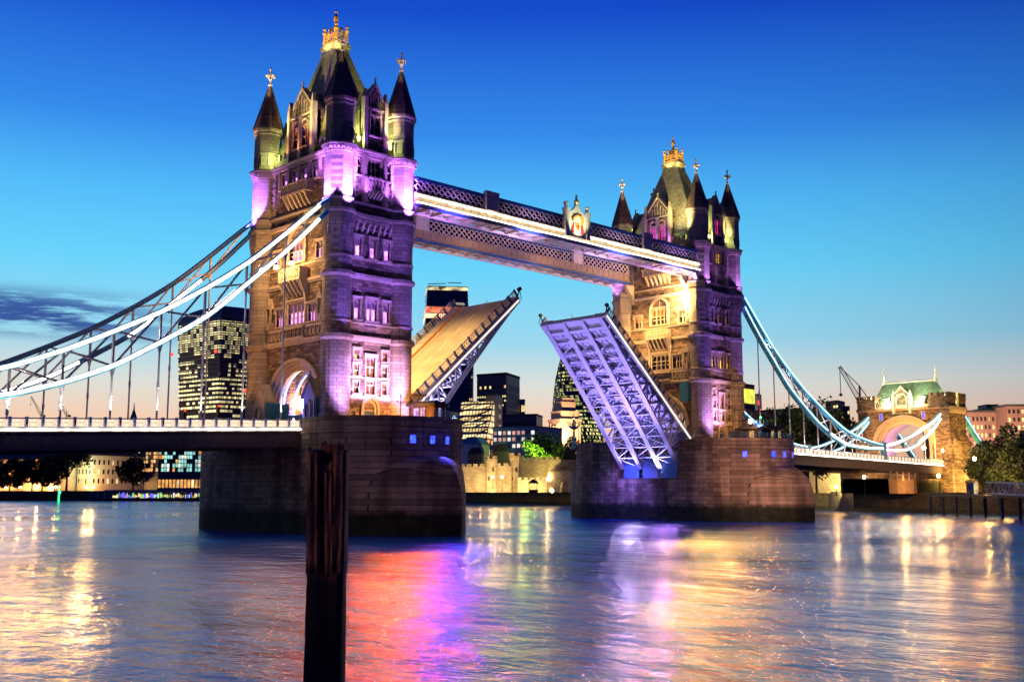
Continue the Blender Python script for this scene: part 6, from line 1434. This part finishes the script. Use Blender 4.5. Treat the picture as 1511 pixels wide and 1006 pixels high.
b = MB(); post(b, 482, W_(58), W_(56), -2, zp(842), 0, 0, 1, .012); b.build('lower_casing', tm, root)
b = MB(); post(b, 464, W_(19), W_(40), zp(845), zp(664), .0, -W_(4), 2, .05); post(b, 498, W_(21), W_(44), zp(845), zp(662), .0, W_(1), 3, .05); post(b, 480, W_(24), W_(34), zp(845), zp(682), .06, -W_(1), 4, .04); post(b, 479, W_(34), W_(22), zp(845), zp(660), .2, 0, 5, .07); post(b, 489, W_(13), W_(20), zp(845), zp(700), -.12, -W_(5), 6, .08); post(b, 494, W_(9), W_(14), zp(845), zp(655), .14, W_(0), 7, .04)
b.build('split_timbers', tm, root)
b = MB(); rr = random.Random(5)
for k in range(9): p = c0+RX*W_(-16+k*4)+FW*.16; z = zp(662)+rr.uniform(-.03, .03); b.beam((p.x, p.y, z-.1), (p.x+rr.uniform(-.01, .01), p.y, z+.03+rr.uniform(0, .05)), .028, .03)
b.build('splinters', tm, root)

# ---------------------------------------------------------------- floodlighting
def tower_lights(tx, up, low, lowc, landc, chan=None):
    # uplights at the feet of the octagonal turrets
    for sx in (-1, 1):
        for sy in (-1, 1):
            cx, cy = tx+sx*5.2, sy*9.15
            if sy < 0: spot((cx, cy-4.9, 42.2), (cx, cy-1.9, 46.6), up[0]*2.4, up[1], 38, .3, .1); spot((cx, cy-3.1, 43.2), (cx, cy-1.9, 46.2), up[0]*.3, up[1], 95, .8, .1)
            if (sx < 0): spot((cx-4.6, cy-1.2, 42.2), (cx-1.9, cy, 46.4), up[0]*1.5, up[1], 40, .3, .1); spot((cx-3.1, cy, 43.2), (cx-1.9, cy, 46.2), up[0]*.22, up[1], 95, .8, .1)
    for x in (-2.2, 2.2): spot((tx+x, -12.2, 44.6), (tx+x, -10.2, 50), up[0]*.12, up[1], 80, .8, .1)
    # low lights washing the river face
    for x in (-6.5, -2.0, 3.2, 7.0): spot((tx+x, -17.0 if abs(x) < 6 else -14.5, 13.9), (tx+x*.8, -10.5, 20.5), low*(.9 if abs(x) > 6 else 1.9), (lowc if abs(x) > 6 else (.66, .36, 1.0)), 46, .9, .2)
    for x in (-5.2, 5.2): spot((tx+x, -20.5, 14.2), (tx+x, -11, 33.2), low*1.6, (.2, .1, 1.0), 19, .15, .1); spot((tx+x, -13.6, 14.0), (tx+x, -11.0, 19.5), low*.2, lowc, 80, .9, .1)
    spot((tx, -19.5, 14.2), (tx, -9.9, 32.6), low*1.2, (.2, .1, 1.0), 22, .3, .1); spot((tx, -18.5, 14.2), (tx, -9.9, 41.0), low*1.8, (.25, .12, 1.0), 26, .4, .1)
    # lime light behind the battlements
    for x, y, qx, qy in ((-3.0, -9.4, -2.6, -6), (3.0, -9.4, 2.6, -6), (-5.1, -5.4, -3, -5), (-5.1, 5.2, -3, 4.5), (-5.1, -4.2, -3, -3.8), (-5.1, 4.0, -3, 3.8)): spot((tx+x, y, 52.5), (tx+qx, qy, 60), 2600, LIME, 120, .9, .15)
    for x, y in ((-5.4, -7.0), (-6.1, 6.3), (2.6, -9.9), (-2.6, -9.9)): point((tx+x, y, 53.4), 170, LIME, .1)
    spot((tx-1.8, -2.8, 69.2), (tx, 0, 73), 240, (1, .7, .25), 110); spot((tx-2.6, 0, 69.3), (tx, 0, 73), 240, (1, .7, .25), 110)
    # finial lights
    for sx, sy in ((-1, -1), (-1, 1), (1, -1)): spot((tx+sx*5.2-2.6, sy*9.15-2.6, 59.0), (tx+sx*5.2, sy*9.15, 67.5), 2400 if sy > 0 else 900, (1, .75, .5), 22, .5, .05)
# nearer tower
tower_lights(0, (9500, VIO), 7000, (.46, .26, 1.0), ORG_)
spot((-8.4, 0, 13.9+20.3), (-6.5, 3, 48), 700, ORG_, 110)
for y in (-5.4, 5.4): spot((-8.6, y, 52.3), (-5.6, y*.55, 60), 0, ORG_, 80)
for y in (-3.1, 0, 3.1): spot((-6.9, y, 52.3), (-5.6, y, 58), 260, (1, .35, .08), 70)
spot((2.4, -10.9, 52.0), (2.2, -10, 56), 110, (1, .45, .1), 60)
spot((-15, 3, 14.2), (-5.4, 0, 30), 900, (1, .40, .14), 100, .9, .4)
spot((-13, 12.5, 14.2), (-5.4, 8, 30), 1800, (1, .42, .08), 70, .9, .3)
spot((-30, -4, 13.6), (-5.4, -1, 34), 1500, (1, .42, .16), 60, .9, .5)
spot((-11, -8.5, 14.2), (-5.4, -7.5, 22), 900, (.6, .4, 1), 80)
for y in (-1.9, 1.9): point((-8.9, y, 36.9), 650, (1, .55, .2), .12); MB().box(-7.9, -7.5, y-.25, y+.25, 36.1, 36.5).build('floodlight_head', lampm, None, org=(-7.7, y, 36.1), label=('left' if y > 0 else 'right')+' floodlight glowing on the middle balcony of the nearer tower', cat='floodlight')
spot((2, 0, 14.3), (0, 3, 23), 1100, (.35, .5, 1.0), 120, .8); spot((-3.8, 4.2, 14.4), (0, 6.2, 19), 2600, (.05, .1, 1), 120); spot((-10, -4.0, 14.2), (-8, -6, 17.5), 700, (.08, .1, 1), 100)
point((0, -13.4, 14.4), 260, (1, .5, .18), .1)
spot((2.0, -17.5, 14.2), (7.0, -11, 16.5), 1100, (1, .33, .04), 70)
point((3.0, -14.9, 15.6), 260, (1, .4, .06), .1)
# farther tower
tower_lights(82.3, (700, (.45, .2, 1.0)), 5000, (.46, .24, 1.0), ORG_)
FL = (76.0-.6, -6.9, 41.4)
fh = thing('floodlight_head', 'brilliant amber floodlight high on the farther tower under the lit walkway', 'floodlight', FL); ORG[fh.name] = Vector(FL)
MB().ball(FL, .42, 10, 8).build('lens', glow('flood_lens', (1, .62, .25), 1600), fh); MB().box(FL[0]+.3, FL[0]+1.4, FL[1]-.12, FL[1]+.12, FL[2]-.12, FL[2]+.12).build('bracket_arm', black, fh)
point((FL[0]-1.6, FL[1]+.6, FL[2]), 2600, (1, .62, .22), .3)
spot((FL[0]-5, 0, 41), (77, 2, 33), 5200, (1, .55, .16), 110, .9, .3)
spot((66, 6, 28), (77, 5, 34), 3000, (1, .6, .25), 90, .9, .3)
for y in (-3.1, 0, 3.1): spot((75.6, y, 52.2), (76.8, y, 58), 420, (.5, .15, 1), 80)
spot((72, -9, 52.6), (78, -4, 63), 7000, (1, .85, .35), 70, .9); spot((85.7, -13, 52.6), (84, -4, 62), 2400, (1, .85, .35), 44, .9)
spot((-10, 4.6, 52.6), (-2.6, 4.2, 63), 4000, (.95, .8, .3), 50, .9); spot((-11, -5, 52.6), (-2.5, -3, 63), 4000, (.95, .8, .3), 60, .9); spot((3.0, -13.5, 52.6), (1.5, -4, 63), 3200, (.95, .8, .3), 42, .9); spot((-9.5, 12.5, 53.5), (-5.2, 9.1, 62), 1500, (1, .55, .25), 40, .9)
# bascules
spot((72.4, -3, 6.2+2), (62, -1, 22), 5000, (.42, .34, 1.0), 110, .9, .6); spot((72.4, 4.5, 8.4), (60, 3, 24), 4500, (.4, .3, 1.0), 110, .9, .6)
spot((56, -3, 3), (61, 0, 25), 27000, (.36, .25, 1.0), 80, 1, .6); spot((74.5, 0, 9.6), (73, 0, 8.6), 500, (.1, .25, 1), 150)  # first spot added over open water to brighten the leaf's underside
spot((72.0, -14, 3), (71.6, -9, 8), 0, BLU, 90)
spot((66, 3, 9), (71.6, 4, 5), 1500, (.25, .15, 1.0), 120, .8, .4)
spot((6.5, -3.0, 46), (19, 0, 25), 14000, (1, .64, .27), 62, .9, .6); spot((6.2, 6, 34), (16, 2, 23), 5000, (1, .56, .17), 110, .9, .6); 
spot((6, -2, 22), (16, 0, 23), 2500, (1, .6, .2), 120, .9, .5)
spot((13, -3, 9.5), (20, -6.5, 20), 13000, (.6, .5, 1.0), 100, .9, .4)
# piers: blue in the cutwater of the nearer one, blue to violet on the chamber wall
spot((.8, -24.6, 10.9), (1.2, -26.6, 4), 520, (.05, .05, 1), 100, .9, .1)
spot((62, -32, 8), (79, -20, 9), 6000, (1, .5, .32), 90, 1, 1.0)
spot((-30, -48, 6), (-6, -22, 10), 1400, (1, .5, .3), 90, 1, 1.0)
# walkways and crest
for x in (14, 30, 52, 68): spot((x, -12.5, 43.2), (x, -6, 46), 1700, (.75, .5, 1) if 20 < x < 60 else (.5, .25, 1), 140, 1, .2)
for x in (14, 32, 50, 68): spot((x, 3.0, 42.5), (x, 9, 47), 420, (1, .55, .3) if x < 60 else (.45, .25, 1), 140, 1, .2)
spot((41.1, -13.8, 46.4), (41.1, -10.6, 49.6), 800, (1, .92, .6), 80, .7, .1)
# gatehouse tower
for y in (-4.2, 4.0): point((177.0, y, 28.6), 1500, (1, .9, .55), .15); MB().box(177.0, 177.4, y-.3, y+.3, 26.5, 27.4).build('floodlight_head', lampw, None, org=(177.2, y, 26.5), label=('left' if y > 0 else 'right')+' floodlight below the green roof of the gatehouse tower', cat='floodlight')
for y in (-9.6, -8, 9.4): point((182.5, y, 28.9), 900, (.9, 1, .5), .2)
spot((172, 0, 30), (182, 0, 31), 1500, (.8, 1, .6), 120)
for y, p_ in ((-7, 5500), (6, 5500)): spot((164, y, 12.5), (178, y*.9, 20), p_, (1, .50, .14), 100, .9, .3)
spot((172, -22, 5.2), (182, -12, 12), 16000, (1, .58, .13), 110, .9, .3); spot((183, -27, 5.2), (184, -12, 9), 9000, (1, .58, .13), 110, .9, .3)
spot((179, 2, 12.6), (184, 5.5, 19), 1100, (.65, .3, 1), 90); spot((180, -3, 12.6), (184, -5.5, 19), 1200, (1, .4, .12), 90)
# fortress floodlights from the ground
for u, p_ in ((690, 3400), (705, 2600), (727, 3000), (748, 3000), (765, 2000), (786, 2600), (815, 1800), (838, 1500)):
    x, y = atg(u, 355); q = Vector(atg(u, 372)); spot((x, y, 5.0), (q.x, q.y, 11), p_*.75, (1, .66, .25), 120, .9, .3); x, y = atg(u+4, 360); point((x, y, 5.6), p_*.05, (1, .6, .2), .2)
x, y = atg(798, 378); q = Vector(atg(800, 392)); spot((x, y, 8), (q.x, q.y, 15), 3800, (.95, .72, .2), 120, .9)
x, y = atg(792, 394); spot((x, y, 18.6), (*atg(791, 408), 21), 9000, (.7, 1, .12), 110); x, y = atg(776, 396); point((x, y, 19), 1500, (.7, 1, .12), .3)
for u in (1215, 1240): x, y = atg(u, 280); q = Vector(atg(u, 292)); spot((x, y, 5), (q.x, q.y, 9), 7000, (1, .72, .25), 120, .9)
x, y = atg(834, 615); 
for z in (8, zat(655, 615)): spot((x, y, z), (*atg(834, 640), z+16), 52000, (1, .55, .25), 80, .9, .5)
for u in (0, 45, 75): x, y = atg(u, 672); q = atg(u, 685); spot((x, y, 5), (*q, 14), 11000, (1, .45, .12), 130, .9, .5)
x, y = atg(124, 668); q = atg(124, 684); spot((x, y, 5), (*q, 16), 12000, (1, .75, .35), 90, .9, .5); x, y = atg(118, 668); spot((x, y, 18), (*q, 20), 9000, (.3, 1, .6), 90, .9, .5)
x, y = atg(170, 660); q = atg(170, 700); spot((x, y, 6), (*q, 16), 13000, (1, .5, .25), 110, .9, .5)
x, y = atg(1456, 220); point((x, y, 6.0), 700, (1, .5, .12), .3); x, y = atg(1480, 222); point((x, y, 5.6), 400, (1, .5, .12), .3)
x, y = atg(1333, 250); point((x, y, 6), 500, (1, .5, .15), .3)
for u in (1440, 1480): x, y = atg(u, 280); q = atg(u, 305); spot((x, y, 14), (*q, 28), 16000, (1, .6, .4), 110, .9)

# small uplights at the feet of the hangers
for t in (13.6, 19.1, 24.6, 30.1, 35.6, 41.1, 46.6):
    point((82.3+t, -10.9, dzN(82.3+t)+1.9), 75, (1, .75, .65), .08)
    spot((-t, -10.9, dzS(-t)+1.3), (-t, -9.6, dzS(-t)+4), 380, (1, .9, .8), 70, .8, .08)
for t in (52, 58, 70, 76, 82, 88): point((82.3+t, -8.6, dzN(82.3+t)+2.2), 160, (1, .7, .5), .1)

# extra spots added facing the river, to draw coloured paths on the water
def beam(p, tgt, power, c, a=52, s=.5): spot(p, tgt, power, c, a, .8, s)
beam((FL[0]-.7, FL[1]-.3, FL[2]), (-20, -78, 0), 34000, (1, .5, .14), 52, .6); beam((75.5, -9.5, 30), (-15, -84, 0), 12000, (1, .6, .22), 50, .6)
beam((1.4, -15.2, 18.4), (-42, -72, 0), 12000, (1, .10, .005), 46, .4)
beam((3.4, -23.6, 11.8), (-40, -76, 0), 2600, (.04, .03, 1), 60, .4); beam((-1.0, -23.6, 11.9), (-42, -74, 0), 500, (.4, .1, 1), 60, .4)
beam((70.8, 3.5, 9), (-10, -60, 0), 1100, (.5, .4, 1), 60, .5); beam((70.8, -4.5, 9), (-10, -70, 0), 900, (.45, .2, 1), 60, .5)
for cx_, A in ((0, (-106, -91, -77)), (82.3, (-136, -107, -92, -74))):
    for a in A: point((cx_+11.35*math.cos(R(a)), -12.3+11.35*math.sin(R(a)), 11.75), 14, (.03, .05, 1), .1)
beam((-8.9, 1.5, 37.4), (-50, -60, 0), 4000, (1, .5, .25), 70, .4)

sm_ = lambda t: (zi(UP, t)+zi(LO, t))/2
# weak unseen spot, added only to pick out the wood of the pile
spot((-92, -114, 8.5), (c0.x, c0.y, 5.2), 260, (1, .5, .25), 16, .8, .3)
for t in (17, 24, 31, 38, 45, 52): point((-t, -8.3, (sm_(t))), 55, (1, .85, .8), .1); point((82.3+t, -10.8, sm_(t)), 55, (.9, .85, 1), .1)  # points added between the chords to lighten the bracing
spot((9.6, -16.5, 14.9), (18, -7, 19), 1800, (.7, .65, 1), 90, .9, .2)  # spot added to brighten the left leaf's outer girder
